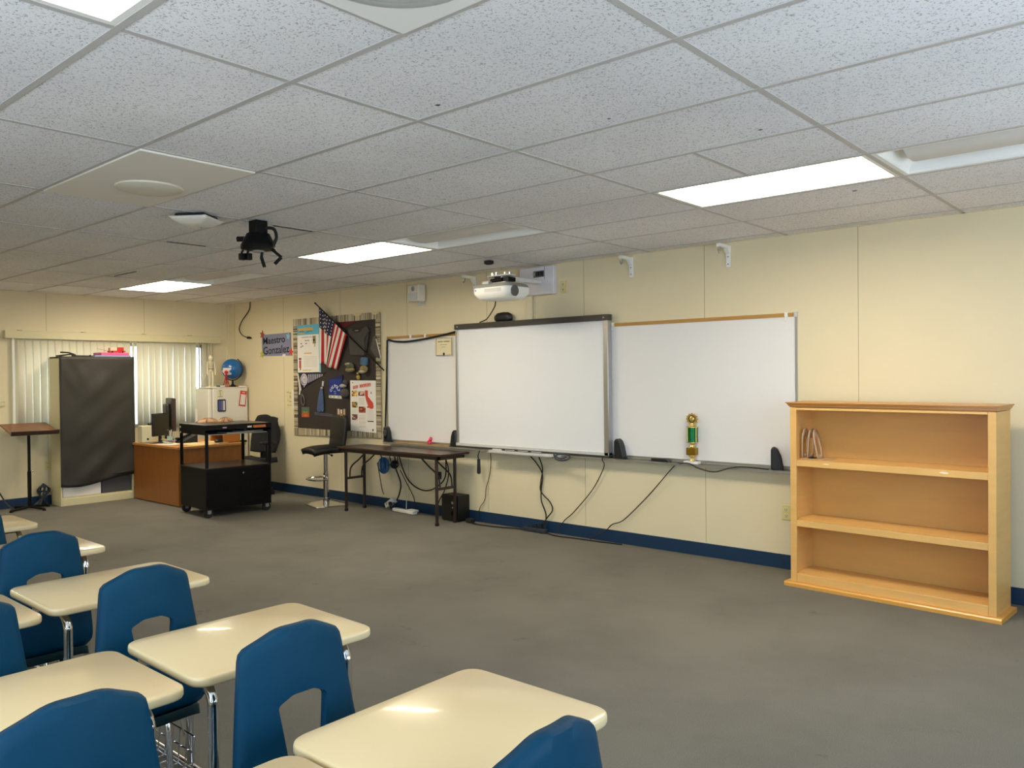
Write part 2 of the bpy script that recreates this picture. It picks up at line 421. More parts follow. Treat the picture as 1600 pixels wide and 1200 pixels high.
for a in (-.06, -.10):
    p0 = Vector((cx, cy, H-.19))+rr*a
    part('clamp', MB().cyl(p0, p0+rr*-.015+Vector((0, 0, -.03)), .008, n=10).box(p0.x-.035, p0.y-.02, p0.z-.075, p0.x+.005, p0.y+.02, p0.z-.03), SATIN, t, bevel=.004)
solo('motion_sensor', MB().box(5.69, -.64, H-.034, 5.76, -.58, H-.004).box(5.70, -.63, H-.04, 5.75, -.59, H-.033), BLACK, 'small black sensor box on the ceiling above the projector', 'sensor', (5.725, -.61, H), bevel=.005)

# ------------------------------------------------------------------ window wall
t = MB(); fr = .045
y0, y1, a, b2 = -2.70, -.36, .88, 2.0
t.box(-.08, y0, a, -.03, y1, a+fr).box(-.08, y0, b2-fr, -.03, y1, b2).box(-.08, y0, a, -.03, y0+fr, b2).box(-.08, y1-fr, a, -.03, y1, b2)
t.box(-.075, (y0+y1)/2-.02, a, -.035, (y0+y1)/2+.02, b2)
wn = struct('window_1', t, ALU, bevel=.003)
GLASS = bpy.data.materials.new('window_glass'); GLASS.use_nodes = True
N_ = GLASS.node_tree.nodes; L_ = GLASS.node_tree.links; N_.remove(N_['Principled BSDF'])
tr_ = N_.new('ShaderNodeBsdfTransparent'); tr_.inputs[0].default_value = (.93, .96, .95, 1)
gl_ = N_.new('ShaderNodeBsdfGlossy'); gl_.inputs['Roughness'].default_value = .02
mxs = N_.new('ShaderNodeMixShader'); mxs.inputs[0].default_value = .06
L_.new(tr_.outputs[0], mxs.inputs[1]); L_.new(gl_.outputs[0], mxs.inputs[2]); L_.new(mxs.outputs[0], N_['Material Output'].inputs[0])
part('glass_pane', MB().box(-.057, y0+fr, a+fr, -.053, y1-fr, b2-fr), GLASS, wn)
y0, y1, a, b2 = -6.3, -1.2, .85, 2.2
t = MB().box(RX+.03, y0, a, RX+.08, y1, a+fr).box(RX+.03, y0, b2-fr, RX+.08, y1, b2).box(RX+.03, y0, a, RX+.08, y0+fr, b2).box(RX+.03, y1-fr, a, RX+.08, y1, b2).box(RX+.035, -3.77, a, RX+.075, -3.73, b2)
wn2 = struct('window_2', t, ALU, bevel=.003)
part('glass_pane', MB().box(RX+.053, y0+fr, a+fr, RX+.057, y1-fr, b2-fr), GLASS, wn2)

x0, x1, a, b2 = 7.0, 11.8, .85, 2.2
t = MB().box(x0, RY-.08, a, x1, RY-.03, a+fr).box(x0, RY-.08, b2-fr, x1, RY-.03, b2).box(x0, RY-.08, a, x0+fr, RY-.03, b2).box(x1-fr, RY-.08, a, x1, RY-.03, b2).box(9.38, RY-.075, a, 9.42, RY-.035, b2)
wn3 = struct('window_3', t, ALU, bevel=.003)
part('glass_pane', MB().box(x0+fr, RY-.057, a+fr, x1-fr, RY-.053, b2-fr), GLASS, wn3)

SLAT = M('blind_vinyl', 'e6dfca', .55, var=.02, trans=.30)
t = thing('vertical_blinds', 'cream vertical blinds covering the window behind the black-papered bookcase', 'blinds', (.05, -1.53, .86))
part('valance', MB().box(.002, -2.885, 2.018, .092, -.165, 2.112), CREAM, t, bevel=.004)
for y in (-2.72, -2.0, -1.24, -.6):
    part('bracket', MB().box(.02, y-.02, 2.112, .08, y+.02, 2.12), M('bracket_tan', 'a89a70', .5), t)
part('side_rail', MB().box(.02, -2.80, .86, .05, -2.775, 2.018), WHITE, t)
n = 30
for k in range(n):
    y = -2.70+(2.40)*k/(n-1); ang = 11
    if abs(y+1.40) < .045: ang = 48
    if abs(y+.46) < .045: ang = 52
    R = Matrix.Rotation(math.radians(ang), 3, 'Z'); b = MB()
    def sl(u, v):
        e = R @ Vector((.003*(1-(2*u-1)**2), (u-.5)*.092, 0))
        return (.036+e.x+(.0025 if k % 2 else 0), y+e.y, .865+(2.018-.865)*v)
    part('slat', b.grid(sl, 6, 1), SLAT, t, solid=.0015)
part('control_cord', MB().tube(cr([(.08, -.30, 2.03), (.10, -.36, 1.7), (.12, -.47, 1.45), (.12, -.52, 1.41)]), .004, 6).tube([(.08, -.29, 2.03), (.10, -.32, 1.6), (.11, -.40, 1.41)], .003, 6), CREAM, t)
solo('thermostat', MB().box(.0015, -2.99, 1.22, .03, -2.88, 1.275).box(.03, -2.99, 1.268, .036, -2.88, 1.276), CREAM, 'cream box on the window wall at the left edge of the photo', 'wall box', (0, -2.93, 1.22), bevel=.004)
# ------------------------------------------------------------------ whiteboard wall
def whiteboard(x0, x1, label, tray_mat, tray_label):
    t = thing('whiteboard', label, 'whiteboard', (x0, 0, .76), 0, 'whiteboards')
    part('panel', MB().box(x0+.012, -.016, .80, x1-.012, -.002, 1.955), BOARD, t)
    part('frame', MB().box(x0, -.02, .785, x0+.014, -.001, 1.96).box(x1-.014, -.02, .785, x1, -.001, 1.96).box(x0, -.02, .785, x1, -.001, .802), ALU, t)
    part('map_rail', MB().box(x0, -.024, 1.955, x1, -.001, 1.985).box(x0, -.028, 1.968, x1, -.024, 1.978), OAK, t, label='tan cork map rail along the top', bevel=.002)
    return t
wl = whiteboard(3.552, 5.965, 'left whiteboard, beside the bulletin board and behind the folding table', None, None)
wr = whiteboard(5.967, 8.378, 'right whiteboard, behind the trophy and beside the bookcase', None, None)
def tray(x0, x1, par):
    part('marker_tray', MB().prism([(x0, -.001, .775), (x0, -.001, .755), (x0, -.085, .752), (x0, -.092, .756), (x0, -.092, .772), (x0, -.086, .772), (x0, -.084, .764), (x0, -.022, .770)], (x1-x0, 0, 0)), ALU, par, smooth=False)
tray(3.552, 5.965, wl); tray(5.967, 8.378, wr)
part('tray_liner', MB().box(3.75, -.083, .772, 4.72, -.022, .778), OAK, wl, label='tan strip on the tray')
for x in (3.556, 8.372):
    part('rail_end_cap', MB().box(x-.012, -.034, 1.952, x+.012, -.002, 1.992), LGREY, wl if x < 6 else wr, bevel=.003)
for x, p in ((3.98, wl), (4.22, wl), (6.70, wr), (8.30, wr)):
    part('map_hook', MB().box(x-.012, -.034, 1.955, x+.012, -.024, 1.99).tube([(x, -.03, 1.96), (x, -.045, 1.945), (x, -.045, 1.925), (x, -.03, 1.92)], .004, 6), WHITE, p)

# interactive board in front of the two whiteboards
x0, x1, z0, z1, yf = 4.745, 6.685, .787, 2.066, -.085
t = thing('interactive_whiteboard', 'interactive whiteboard with dark top bar and silver side frames, hung over the whiteboards', 'interactive whiteboard', (x0, 0, z0))
part('screen', MB().box(x0+.03, yf+.012, z0+.03, x1-.03, -.03, z1-.05), SCREEN, t)
part('side_frame', MB().box(x0, yf, z0, x0+.034, -.03, z1-.05), ALU, t, bevel=.004)
part('side_frame', MB().box(x1-.05, yf-.004, z0, x1, -.03, z1-.05), ALU, t, bevel=.004)
part('top_bar', MB().box(x0-.005, yf-.012, z1-.055, x1+.005, -.028, z1), M('dark_bar', '3c3833', .4), t, bevel=.004, label='dark brown top bar')
part('bottom_frame', MB().box(x0, yf-.004, z0+.004, x1, -.03, z0+.034), LGREY, t, bevel=.003)
part('bottom_edge', MB().box(x0, yf-.008, z0-.012, x1, -.03, z0+.004), M('dark_bar', '3c3833', .4), t)
for x in (x0+.045, x1-.04):
    part('screw_cap', MB().cyl((x, yf-.012, z1-.028), (x, yf-.017, z1-.028), .007), LGREY, t)
b = MB().box(5.26, -.145, .752, 6.02, -.0925, .772).prism([(6.02, -.0925, .752), (6.02, -.145, .752), (6.15, -.13, .748), (6.15, -.0925, .748)], (0, 0, .022))
b.mat(1).box(5.24, -.152, .742, 6.08, -.0925, .753)
pt = part('pen_tray', b, [LGREY, GREY], t, bevel=.003)
for x in (5.36, 5.53, 5.70, 5.87):
    part('pen', MB().cyl((x-.06, -.12, .780), (x+.06, -.12, .780), .008, n=10), GREY if x > 5.5 else LGREY, pt)
solo('coiled_lead', MB().tube(cr([(6.09, -.13, .79), (6.13, -.16, .745), (6.20, -.165, .728), (6.28, -.155, .745), (6.27, -.13, .775), (6.17, -.12, .785), (6.12, -.14, .765), (6.19, -.155, .745), (6.25, -.14, .765)]), .008, 8), M('dark_blue_rubber', '27303c', .5), 'dark coiled lead hanging at the right end of the pen tray', 'cord', (6.19, -.14, .74))
# sensor pod and conduit above it
solo('camera_pod', MB().lathe([(.001, .0), (.03, .001), (.052, .012), (.06, .035), (.055, .055), (.035, .068), (.001, .072)], (0, 0, 0), 20, 'x').add([], []), BLACK,
     'black oval device standing on top of the interactive whiteboard', 'device', (0, 0, 0))
o = bpy.data.objects['camera_pod']
for v in o.data.vertices: v.co = Vector(((v.co.x-.036)*3.2, v.co.y*.62, max(0, v.co.z*.95+.038)))
o.location = (5.41, -.06, z1)
for x, y in (): pass
solo('cable_conduit', MB().box(5.685, -.03, 2.04, 5.755, -.001, 2.305).box(5.765, -.012, 2.04, 5.775, -.001, 2.305), M('conduit_cream', 'dcd2b4', .5), 'cream cable conduit running down the wall below the projector plate', 'conduit', (5.72, 0, 2.04), bevel=.003)

# projector on its arm
cx, cy, cz = 5.87, -.60, 2.30
t = thing('projector', 'white short throw projector hanging on a wall arm above the interactive whiteboard', 'projector', (cx, 0, cz))
b = MB()
def ring(z, s, sy): return [(cx+x, cy+y, z) for x, y in rp([(-.225*s, -.165*sy), (.225*s, -.165*sy), (.225*s, .165*sy), (-.225*s, .165*sy)], .07*s, 6)]
R_ = [ring(cz-.085, .72, .70), ring(cz-.075, .84, .82), ring(cz-.03, 1.0, 1.0), ring(cz+.02, 1.0, 1.0)]
n = len(R_[0])
b.add(sum(R_, []), [tuple(range(n))[::-1]]+[(k*n+j, k*n+(j+1) % n, (k+1)*n+(j+1) % n, (k+1)*n+j) for k in range(3) for j in range(n)]+[tuple(range(3*n, 4*n))])
part('body', b, WHITE, t, ang=50)
R_ = [ring(cz+.02, .995, .995), ring(cz+.045, .93, .93), ring(cz+.055, .84, .84)]
part('top_cover', MB().add(sum(R_, []), [(k*n+j, k*n+(j+1) % n, (k+1)*n+(j+1) % n, (k+1)*n+j) for k in range(2) for j in range(n)]+[tuple(range(2*n, 3*n))]), M('cover_grey', '9a9a92', .5), t, label='grey top cover')
part('exhaust_grille', MB().lathe([(.001, .0), (.045, .0), (.05, -.004), (.05, -.012)], (cx+.233, cy-.075, cz-.02), 24, 'x'), M('grille_dark', '5c5c58', .5), t)
part('air_grille', MB().box(cx-.06, cy-.1665, cz-.022, cx+.14, cy-.164, cz+.008), LGREY, t)
part('indicator', MB().cyl((cx-.17, cy-.168, cz), (cx-.17, cy-.164, cz), .006), M('indicator_blue', '3e58c8', .4), t)
part('mount_bracket', MB().box(cx-.10, cy-.06, cz+.055, cx+.10, cy+.06, cz+.075).box(cx-.14, cy-.11, cz+.055, cx-.06, cy-.03, cz+.082), LGREY, t, bevel=.003)
part('adjuster', MB().cyl((cx-.02, cy, cz+.07), (cx-.02, cy, cz+.13), .05, n=14).box(cx-.02, cy-.05, cz+.075, cx+.13, cy+.05, cz+.115).cyl((cx-.08, cy-.05, cz+.09), (cx+.06, cy-.05, cz+.09), .02), SATIN, t, bevel=.003)
part('top_plate', MB().box(cx-.12, cy-.06, cz+.128, cx+.13, cy+.05, cz+.14), LGREY, t)
for dx, dy in ((-.08, -.03), (-.02, -.04), (.05, .0), (.08, .03)):
    part('knob', MB().cyl((cx+dx, cy+dy, cz+.14), (cx+dx, cy+dy, cz+.165), .014, n=12), CHROME, t)
part('arm', MB().box(cx-.04, cy-.03, cz+.10, cx+.04, -.06, cz+.135), M('arm_white', 'dedede', .4), t, bevel=.004)
b = MB().box(5.62, -.055, 2.30, 6.045, -.002, 2.57)
pl = part('wall_plate', b, M('plate_white', 'dcdae2', .5, var=.02), t, bevel=.006)
part('cable_slot', MB().box(5.80, -.058, 2.47, 5.93, -.050, 2.53), M('slot_dark', '4b4b50', .6), pl)
for x in (5.82, 5.86, 5.905):
    part('plug', MB().box(x-.012, -.075, 2.48, x+.012, -.055, 2.52), GREY if x < 5.84 else BLACK, pl, bevel=.003)
part('seam', MB().box(5.935, -.057, 2.44, 5.94, -.054, 2.57), GREY, pl)
solo('projector_lead', MB().tube(cr([(5.76, -.56, 2.225), (5.62, -.42, 2.185), (5.40, -.24, 2.135), (5.22, -.11, 2.095), (5.08, -.06, 2.073)]), .006, 8), RUBBER, 'thin black lead drooping from the projector to the interactive whiteboard', 'cord', (5.22, -.06, 2.07))

# wall outlets
def outlet(loc, label, normal='y', mats=M('outlet_ivory', 'd9cc8c', .4)):
    x, y, z = loc; t = thing('wall_outlet', label, 'outlet', loc)
    if normal == 'y':
        part('cover_plate', MB().box(x-.036, -.008, z-.058, x+.036, -.0005, z+.058), mats, t, bevel=.003)
        for dz in (-.024, .024):
            s = part('socket', MB().box(x-.017, -.011, z+dz-.015, x+.017, -.007, z+dz+.015), M('socket_ivory', 'd8cfa6', .4), t, bevel=.004)
            part('slot', MB().box(x-.008, -.0125, z+dz-.004, x-.005, -.0105, z+dz+.007).box(x+.005, -.0125, z+dz-.004, x+.008, -.0105, z+dz+.006).cyl((x, -.0125, z+dz-.009), (x, -.0105, z+dz-.009), .003, n=8), BLACK, s)
    else:
        part('cover_plate', MB().box(.0005, y-.036, z-.058, .008, y+.036, z+.058), mats, t, bevel=.003)
        for dz in (-.024, .024):
            s = part('socket', MB().box(.007, y-.017, z+dz-.015, .011, y+.017, z+dz+.015), M('socket_ivory', 'd8cfa6', .4), t, bevel=.004)
            part('slot', MB().box(.0105, y-.008, z+dz-.004, .0125, y-.005, z+dz+.007).box(.0105, y+.005, z+dz-.004, .0125, y+.008, z+dz+.006), BLACK, s)
outlet((8.283, 0, .44), 'ivory wall outlet low on the wall beside the bookcase')
outlet((6.125, 0, 2.36), 'ivory outlet high on the wall beside the projector plate')
outlet((0, -2.42, .475), 'ivory outlet low on the window wall beside the black-papered bookcase', 'x')
solo('junction_plate', MB().box(4.35, -.02, .40, 4.43, -.001, .48).box(4.37, -.035, .42, 4.41, -.02, .46), BLACK, 'small black plug box on the wall under the folding table', 'plug', (4.39, 0, .44), bevel=.004)

# wall speaker
t = thing('wall_speaker', 'white square wall speaker high up between bulletin board and projector', 'speaker', (4.14, 0, 2.33))
part('cabinet', MB().box(4.055, -.135, 2.345, 4.235, -.025, 2.53), M('speaker_white', 'dcd6c8', .5), t, bevel=.012)
part('grille', MB().box(4.075, -.139, 2.365, 4.215, -.133, 2.44), LGREY, t, bevel=.003)
part('tweeter', MB().lathe([(.001, -.139), (.022, -.141), (.028, -.135)], (4.145, 0, 2.485), 20, 'y'), GREY, t)
part('wall_bracket', MB().box(4.11, -.03, 2.31, 4.18, -.001, 2.36).cyl((4.145, -.04, 2.325), (4.145, -.04, 2.345), .014), LGREY, t)

# screen brackets
def bracket(x, label):
    t = thing('screen_bracket', label, 'bracket', (x, 0, 2.4), 0, 'white screen brackets under the ceiling')
    p = part('wall_arm', MB().box(x-.02, -.012, 2.385, x+.02, -.001, 2.565), WHITE, t, bevel=.003)
    for z in (2.41, 2.47, 2.53): part('screw', MB().cyl((x, -.0145, z), (x, -.011, z), .006, n=10), GREY, p)
    part('top_arm', MB().prism([(x-.018, -.001, 2.56), (x-.018, -.18, 2.56), (x-.018, -.18, 2.535), (x-.018, -.06, 2.535), (x-.018, -.03, 2.50), (x-.018, -.001, 2.49)], (.036, 0, 0)), WHITE, t, smooth=False, bevel=.002)
    part('hook', MB().tube([(x, -.15, 2.537), (x, -.15, 2.50), (x, -.165, 2.485), (x, -.18, 2.50), (x, -.178, 2.515)], .005, 8), CHROME, t)
bracket(7.813, 'white screen bracket farthest right, over the right whiteboard')
bracket(6.885, 'white screen bracket with a hook, between projector plate and the rightmost bracket')
bracket(4.96, 'white screen bracket just left of the projector')

# small speakers on the tray
def tray_speaker(x, label, rz, front, loc_z=.774):
    t = thing('computer_speaker', label, 'speaker', (x, -.055, loc_z), rz, 'black computer speakers on the marker trays')
    prof = [(-.055, 0), (.05, 0), (.048, .03), (.03, .11), (.005, .160), (-.02, .178), (-.045, .172), (-.055, .15)]
    b = MB().prism([(-.042, y*(.62 if front else .9), z) for y, z in prof], (.084, 0, 0))
    part('cabinet', b, BLACK, t, local=True, bevel=.012, seg=3)
    part('foot', MB().box(-.05, -.036, .0, .05, .034 if front else .047, .008), BLACK, t, local=True, bevel=.003)
    if front:
        part('driver', MB().lathe([(.03, -.0365), (.034, -.044), (.026, -.047), (.018, -.041), (.001, -.043)], (0, .0, .105), 22, 'y'), M('driver_grey', '4a4a4c', .4), t, local=True)
        part('knob', MB().cyl((0, -.034, .05), (0, -.045, .05), .012, n=14), SATIN, t, local=True)
    return t
tray_speaker(3.60, 'black computer speaker on the left end of the marker tray by the bulletin board', 0, True)
tray_speaker(4.70, 'black wedge computer speaker at the lower left corner of the interactive whiteboard', 1.42, False)
tray_speaker(6.79, 'black wedge computer speaker at the lower right corner of the interactive whiteboard', -1.42, False)
t = tray_speaker(8.235, 'black computer speaker on the right end of the marker tray by the bookcase', -1.15, False)
part('badge', MB().box(-.0435, -.02, .085, -.0415, .0, .095), CHROME, t, local=True); part('foot_front', MB().box(-.046, -.045, .0, -.041, .04, .02), SATIN, t, local=True)
solo('eraser', MB().prism([(7.12, -.085, .774), (7.12, -.085, .80), (7.26, -.085, .80), (7.30, -.085, .774)], (0, .05, 0)), BLACK, 'black board eraser on the right marker tray', 'eraser', (7.2, -.06, .774), bevel=.003)
t = thing('pink_toy', 'small pink red toy on the tray of the left whiteboard', 'toy', (4.30, -.055, .778))
PINK = M('pink_plastic', 'd8385e', .5)
part('body', MB().sph((4.30, -.055, .80), .03, (1.1, .8, .75)), PINK, t)
part('head', MB().sph((4.32, -.06, .83), .02), PINK, t)
part('ear', MB().sph((4.312, -.055, .852), .008), PINK, t); part('ear', MB().sph((4.33, -.055, .85), .008), PINK, t)

# trophy
x, y, z = 7.503, -.055, .772
GOLD = M('gold_plastic', 'e0c478', .25, metal=.7, var=.08); MARB = M('white_marble', 'e9e6e4', .3, var=.06, scale=20)
t = thing('trophy', 'gold and green column trophy on a white base on the right marker tray', 'trophy', (x, y, z))
part('base', MB().box(x-.07, y-.03, z, x+.06, y+.03, z+.022), MARB, t, bevel=.003)
part('lower_figure', MB().lathe([(.012, .022), (.02, .03), (.012, .045), (.028, .06), (.036, .07), (.036, .075)], (x, y, z), 16), GOLD, t)
part('plaque', MB().box(x-.042, y-.03, z+.075, x+.042, y+.02, z+.135).box(x-.036, y-.032, z+.082, x+.036, y-.03, z+.122), M('gold_engraved', '9c7a22', .3, metal=.7, var=.3, scale=60), t, bevel=.003)
part('riser', MB().lathe([(.038, .135), (.02, .145), (.014, .16), (.03, .172), (.05, .178), (.05, .183)], (x, y, z), 16), GOLD, t)
b = MB().lathe([(.046, .183), (.046, .305)], (x, y, z), 20)
cl = part('column', b, M('green_foil', '0e6a35', .25, metal=.5, var=.35, scale=30), t, label='glittering green column')
for a in (-.5, 1.2, -2.0, 2.6): part('column_strip', MB().cyl((x+.047*math.sin(a), y-.047*math.cos(a), z+.183), (x+.047*math.sin(a), y-.047*math.cos(a), z+.305), .005, n=8), GOLD, cl)
part('cap', MB().lathe([(.05, .305), (.05, .312), (.018, .322), (.012, .335), (.008, .345)], (x, y, z), 16), GOLD, t)
b = MB(); b.prism([(x-.012, y-.004, z+.34), (x+.012, y-.004, z+.34), (x+.038, y-.004, z+.37), (x-.038, y-.004, z+.37)], (0, .008, 0))
st = []
for k in range(24):
    a = 2*PI*k/24; r = .046 if k % 2 else .056
    st.append((x+r*math.sin(a), z+.375+r*math.cos(a)*.9))
b.plate(st, y-.008, y+.004)
tp = part('topper', b, GOLD, t)
part('medallion_ring', MB().lathe([(.032, -.0085), (.032, -.0105), (.024, -.0105), (.024, -.0085)], (x, y, z+.375), 24, 'y'), M('dark_bronze', '3b2a12', .4), tp)
part('medallion', MB().lathe([(.001, -.010), (.022, -.0095), (.024, -.008)], (x, y, z+.375), 24, 'y'), GOLD, tp)

# ------------------------------------------------------------------ bookcase (turned slightly away from the wall)
bw, bd, bh = 1.305, .33, 1.315
t = thing('bookcase', 'empty maple bookcase with three shelves standing by the wall', 'bookcase', (9.155, -.315, 0), math.radians(-3.2))
hw, hd = bw/2, bd/2
for s in (-1, 1):
    part('side_panel', MB().box(s*hw, -hd+.02, .03, s*(hw-.02), hd, bh-.04), MAPLE, t, local=True, bevel=.001)
    part('stile', MB().box(s*hw, -hd, .03, s*(hw-.045), -hd+.0205, bh-.04), MAPLE, t, local=True, bevel=.002)
part('back_panel', MB().box(-hw+.02, hd-.008, .03, hw-.02, hd-.002, bh-.04), M('maple_back', 'd3a45c', .45, var=.1, scale=2, stretch=(1.2, 1, 7), detail=5), t, local=True)
for z, nm in ((.858, 'shelf'), (.428, 'shelf')):
    part('shelf', MB().box(-hw+.021, -hd+.01, z+.024, hw-.021, hd-.009, z+.046).box(-hw+.0455, -hd+.002, z, hw-.0455, -hd+.02, z+.046), MAPLE_H, t, local=True, bevel=.002)
part('bottom_shelf', MB().box(-hw+.021, -hd+.021, .07, hw-.021, hd-.009, .09).box(-hw+.0455, -hd+.001, .03, hw-.0455, -hd+.0205, .09), MAPLE_H, t, local=True, bevel=.002)
part('base_moulding', MB().prism([(-hw-.035, -hd-.035, 0), (-hw-.035, -hd-.035, .022), (-hw-.035, -hd-.028, .03), (-hw-.035, hd, .03), (-hw-.035, hd, 0)], (2*hw+.07, 0, 0)), M('maple_base', 'd89f4c', .4, var=.12, scale=3, stretch=(1, 9, 9), coat=.2), t, local=True, smooth=False)
part('top_rail', MB().box(-hw+.0455, -hd, bh-.055, hw-.0455, -hd+.02, bh-.04), MAPLE_H, t, local=True)
b = MB()
for dz0, dz1, e in ((.036, .028, .003), (.028, .018, .010), (.018, .008, .016), (.008, 0, .024)):
    b.box(-hw-e, -hd-e, bh-dz0, hw+e, hd, bh-dz1)
part('crown_moulding', b, MAPLE_D, t, local=True, bevel=.001, label='darker stepped crown moulding')
wn_ = M('worn_wood', 'efe0c0', .8)
part('scuff', MB().prism([(.33+a, -hd+.0015, .885+c) for a, c in ((0, 0), (.02, .008), (.05, .004), (.06, -.004), (.03, -.008))], (0, .001, 0)).prism([(-.42+a, -hd+.0015, .885+c) for a, c in ((0, 0), (.02, .005), (.05, .003), (.04, -.004))], (0, .001, 0)), wn_, t, local=True)
# bookends, standing on the top shelf at its left end
BE = M('almond_steel', 'bfa68a', .4, metal=.2, var=.04)
def bookend(xc, lean, base, label):
    R = Matrix.Rotation(lean, 3, 'Y'); zs = .905
    t2 = thing('bookend', label, 'bookend', (8.53+xc, -.30, zs), math.radians(-3.2), 'metal bookends on the bookcase')
    o_ = rp([(-.055, 0), (.055, 0), (.055, .17), (.03, .215), (-.03, .215), (-.055, .17)], .02, 4); i_ = rp([(-.026, .03), (.026, .03), (.018, .15), (-.018, .15)], .012, 4)
    b = MB(); N = 36
    def res(P):
        cx_ = sum(p[0] for p in P)/len(P); cy_ = sum(p[1] for p in P)/len(P); return radial(P, (cx_, cy_), N)
    O, I = radial(o_, (0, .1), N), radial(i_, (0, .1), N)
    vs = [R @ Vector((0, p[0], p[1])) for p in O]+[R @ Vector((0, p[0], p[1])) for p in I]
    b.add(vs, [(k, (k+1) % N, N+(k+1) % N, N+k) for k in range(N)])
    part('upright', b, BE, t2, local=True, solid=.002)
    if base: part('foot', MB().box(0, -.05, 0.0002, base, .05, .003), BE, t2, local=True)
def radial(P, c, N):
    """points of a closed outline met by N rays from c"""
    out = []
    for k in range(N):
        a = -PI/2+2*PI*k/N; d = (math.cos(a), math.sin(a)); best = None
        for i in range(len(P)):
            p, q = P[i], P[(i+1) % len(P)]
            ex, ey = q[0]-p[0], q[1]-p[1]; den = d[0]*ey-d[1]*ex
            if abs(den) < 1e-12: continue
            wx, wy = p[0]-c[0], p[1]-c[1]
            t_ = (wx*ey-wy*ex)/den; u_ = (wx*d[1]-wy*d[0])/den
            if t_ > 0 and -1e-6 <= u_ <= 1+1e-6 and (best is None or t_ > best): best = t_
        out.append((c[0]+d[0]*best, c[1]+d[1]*best))
    return out
bookend(.015, .02, .085, 'tan metal bookend upright against the side, leftmost on the bookcase shelf')
bookend(.055, .05, .17, 'tan metal bookend in the middle of the three on the bookcase shelf')
bookend(.13, -.20, .0, 'tan metal bookend leaning against the other two on the bookcase shelf')
# ------------------------------------------------------------------ bulletin board
bx0, bx1, bz0, bz1 = 1.672, 3.437, .79, 2.283
ix0, ix1, iz0, iz1 = 1.755, 3.355, .865, 2.20
t = thing('bulletin_board', 'bulletin board covered in dark brown paper with a striped paper border', 'bulletin board', (bx0, 0, bz0))
part('backing', MB().box(bx0+.01, -.014, bz0+.01, bx1-.01, -.001, bz1-.01), M('board_paper', '322a25', .8, var=.12, scale=3), t)
b = MB(); random.seed(3)
def stripes(n, fn):
    u = 0
    while u < n:
        w_ = random.choice((.008, .011, .014, .018)); k = random.choice((0, 1, 2, 0, 3)); b.mat(k); fn(u, min(n, u+w_)); u += w_
stripes(bx1-bx0, lambda a, c: b.box(bx0+a, -.018, iz1, bx0+c, -.013, bz1))
stripes(bx1-bx0, lambda a, c: b.box(bx0+a, -.018, bz0-.02+.035*a/1.765, bx0+c, -.013, iz0))
stripes(iz1-iz0, lambda a, c: b.box(bx0, -.018, iz0+a, ix0, -.013, iz0+c))
stripes(iz1-iz0, lambda a, c: b.box(ix1, -.018, iz0+a, bx1, -.013, iz0+c))
part('border', b, [flat('a89c80'), flat('544d42'), flat('8b8068'), flat('c8bda2')], t, smooth=False)
for xx, ww in ((2.92, .20), (3.27, .17)):
    b = MB().prism([(xx+ww*k/8, -.0185, 2.285-.035*math.sin(PI*k/8)) for k in range(9)]+[(xx+ww*k/8, -.0185, 2.29) for k in range(8, -1, -1)], (0, -.004, 0)); part('torn_edge', b, flat('d9c99c'), t)


def sheet(name, label, cat, poly, cols, patches, group=None, y=-.0185, loc=None, texts=(), pics=()):
    """a flat pinned sheet: outline plus coloured patches, in wall x / z"""
    xs_ = [p[0] for p in poly]; zs_ = [p[1] for p in poly]
    t = thing(name, label, cat, loc or (min(xs_), 0, min(zs_)), 0, group)
    b = MB().plate(poly, y-.002, y)
    part('paper', b, cols[0], t, smooth=False)
    if patches:
        b = MB(); ms = []
        x0, z0, x1, z1 = min(xs_), min(zs_), max(xs_), max(zs_)
        for u0, v0, u1, v1, cc in patches:
            if cc not in ms: ms.append(cc)
            b.mat(ms.index(cc))
            b.box(x0+u0*(x1-x0), y-.0022-.00006*patches.index((u0, v0, u1, v1, cc)), z0+v0*(z1-z0), x0+u1*(x1-x0), y-.0019, z0+v1*(z1-z0))
        part('print', b, [flat(cc) for cc in ms], t, smooth=False)
    for pc_ in pics:
        b = MB(); ms = sorted(set(p[4] for p in pc_)); x0, z0, x1, z1 = min(xs_), min(zs_), max(xs_), max(zs_)
        for u0, v0, u1, v1, cc in pc_: b.mat(ms.index(cc)).box(x0+u0*(x1-x0), y-.0026, z0+v0*(z1-z0), x0+u1*(x1-x0), y-.0019, z0+v1*(z1-z0))
        part('picture', b, [flat(cc) for cc in ms], t, smooth=False)
    for a in texts: lettering('lettering', *a, t)
    return t
# tall blue and white poster
L1 = [(.0, .79, 1, 1, '5fb4cf'), (.93, 0, 1, .8, '8cc6dd'), (.05, .88, .68, .935, 'dba94c'), (.05, .815, .35, .845, 'c9a35c'), (.08, .855, .30, .875, '2f7f9e'), (.42, .855, .66, .872, '1f6f98'),
      (.3, .83, .5, .845, '2c8fb8'), (.05, .02, .9, .05, 'ebe8d8'), (.30, .395, .62, .415, 'd9a83f'), (.22, .045, .60, .06, 'd0b04a')]
for k in range(9): L1.append((.28, .12+.026*k, .85, .128+.026*k, 'cfcac0'))
for a, c_ in ((.15, .60), (.35, .66), (.36, .60), (.45, .66), (.14, .53), (.20, .55)): L1.append((a, c_, a+.06, c_+.018, '4c5a4a'))
L1 += [(.08, .10, .16, .26, 'b0442c'), (.07, .27, .17, .31, '5b3320'), (.11, .05, .15, .10, '7b4a38'), (.68, .60, .80, .76, '8a7c58'), (.68, .66, .78, .69, '2c2620'), (.73, .53, .78, .60, 'c7bd95')]
L1 += [(.2, .735, .5, .745, '6a6a64'), (.52, .735, .72, .745, '8a8a84')]
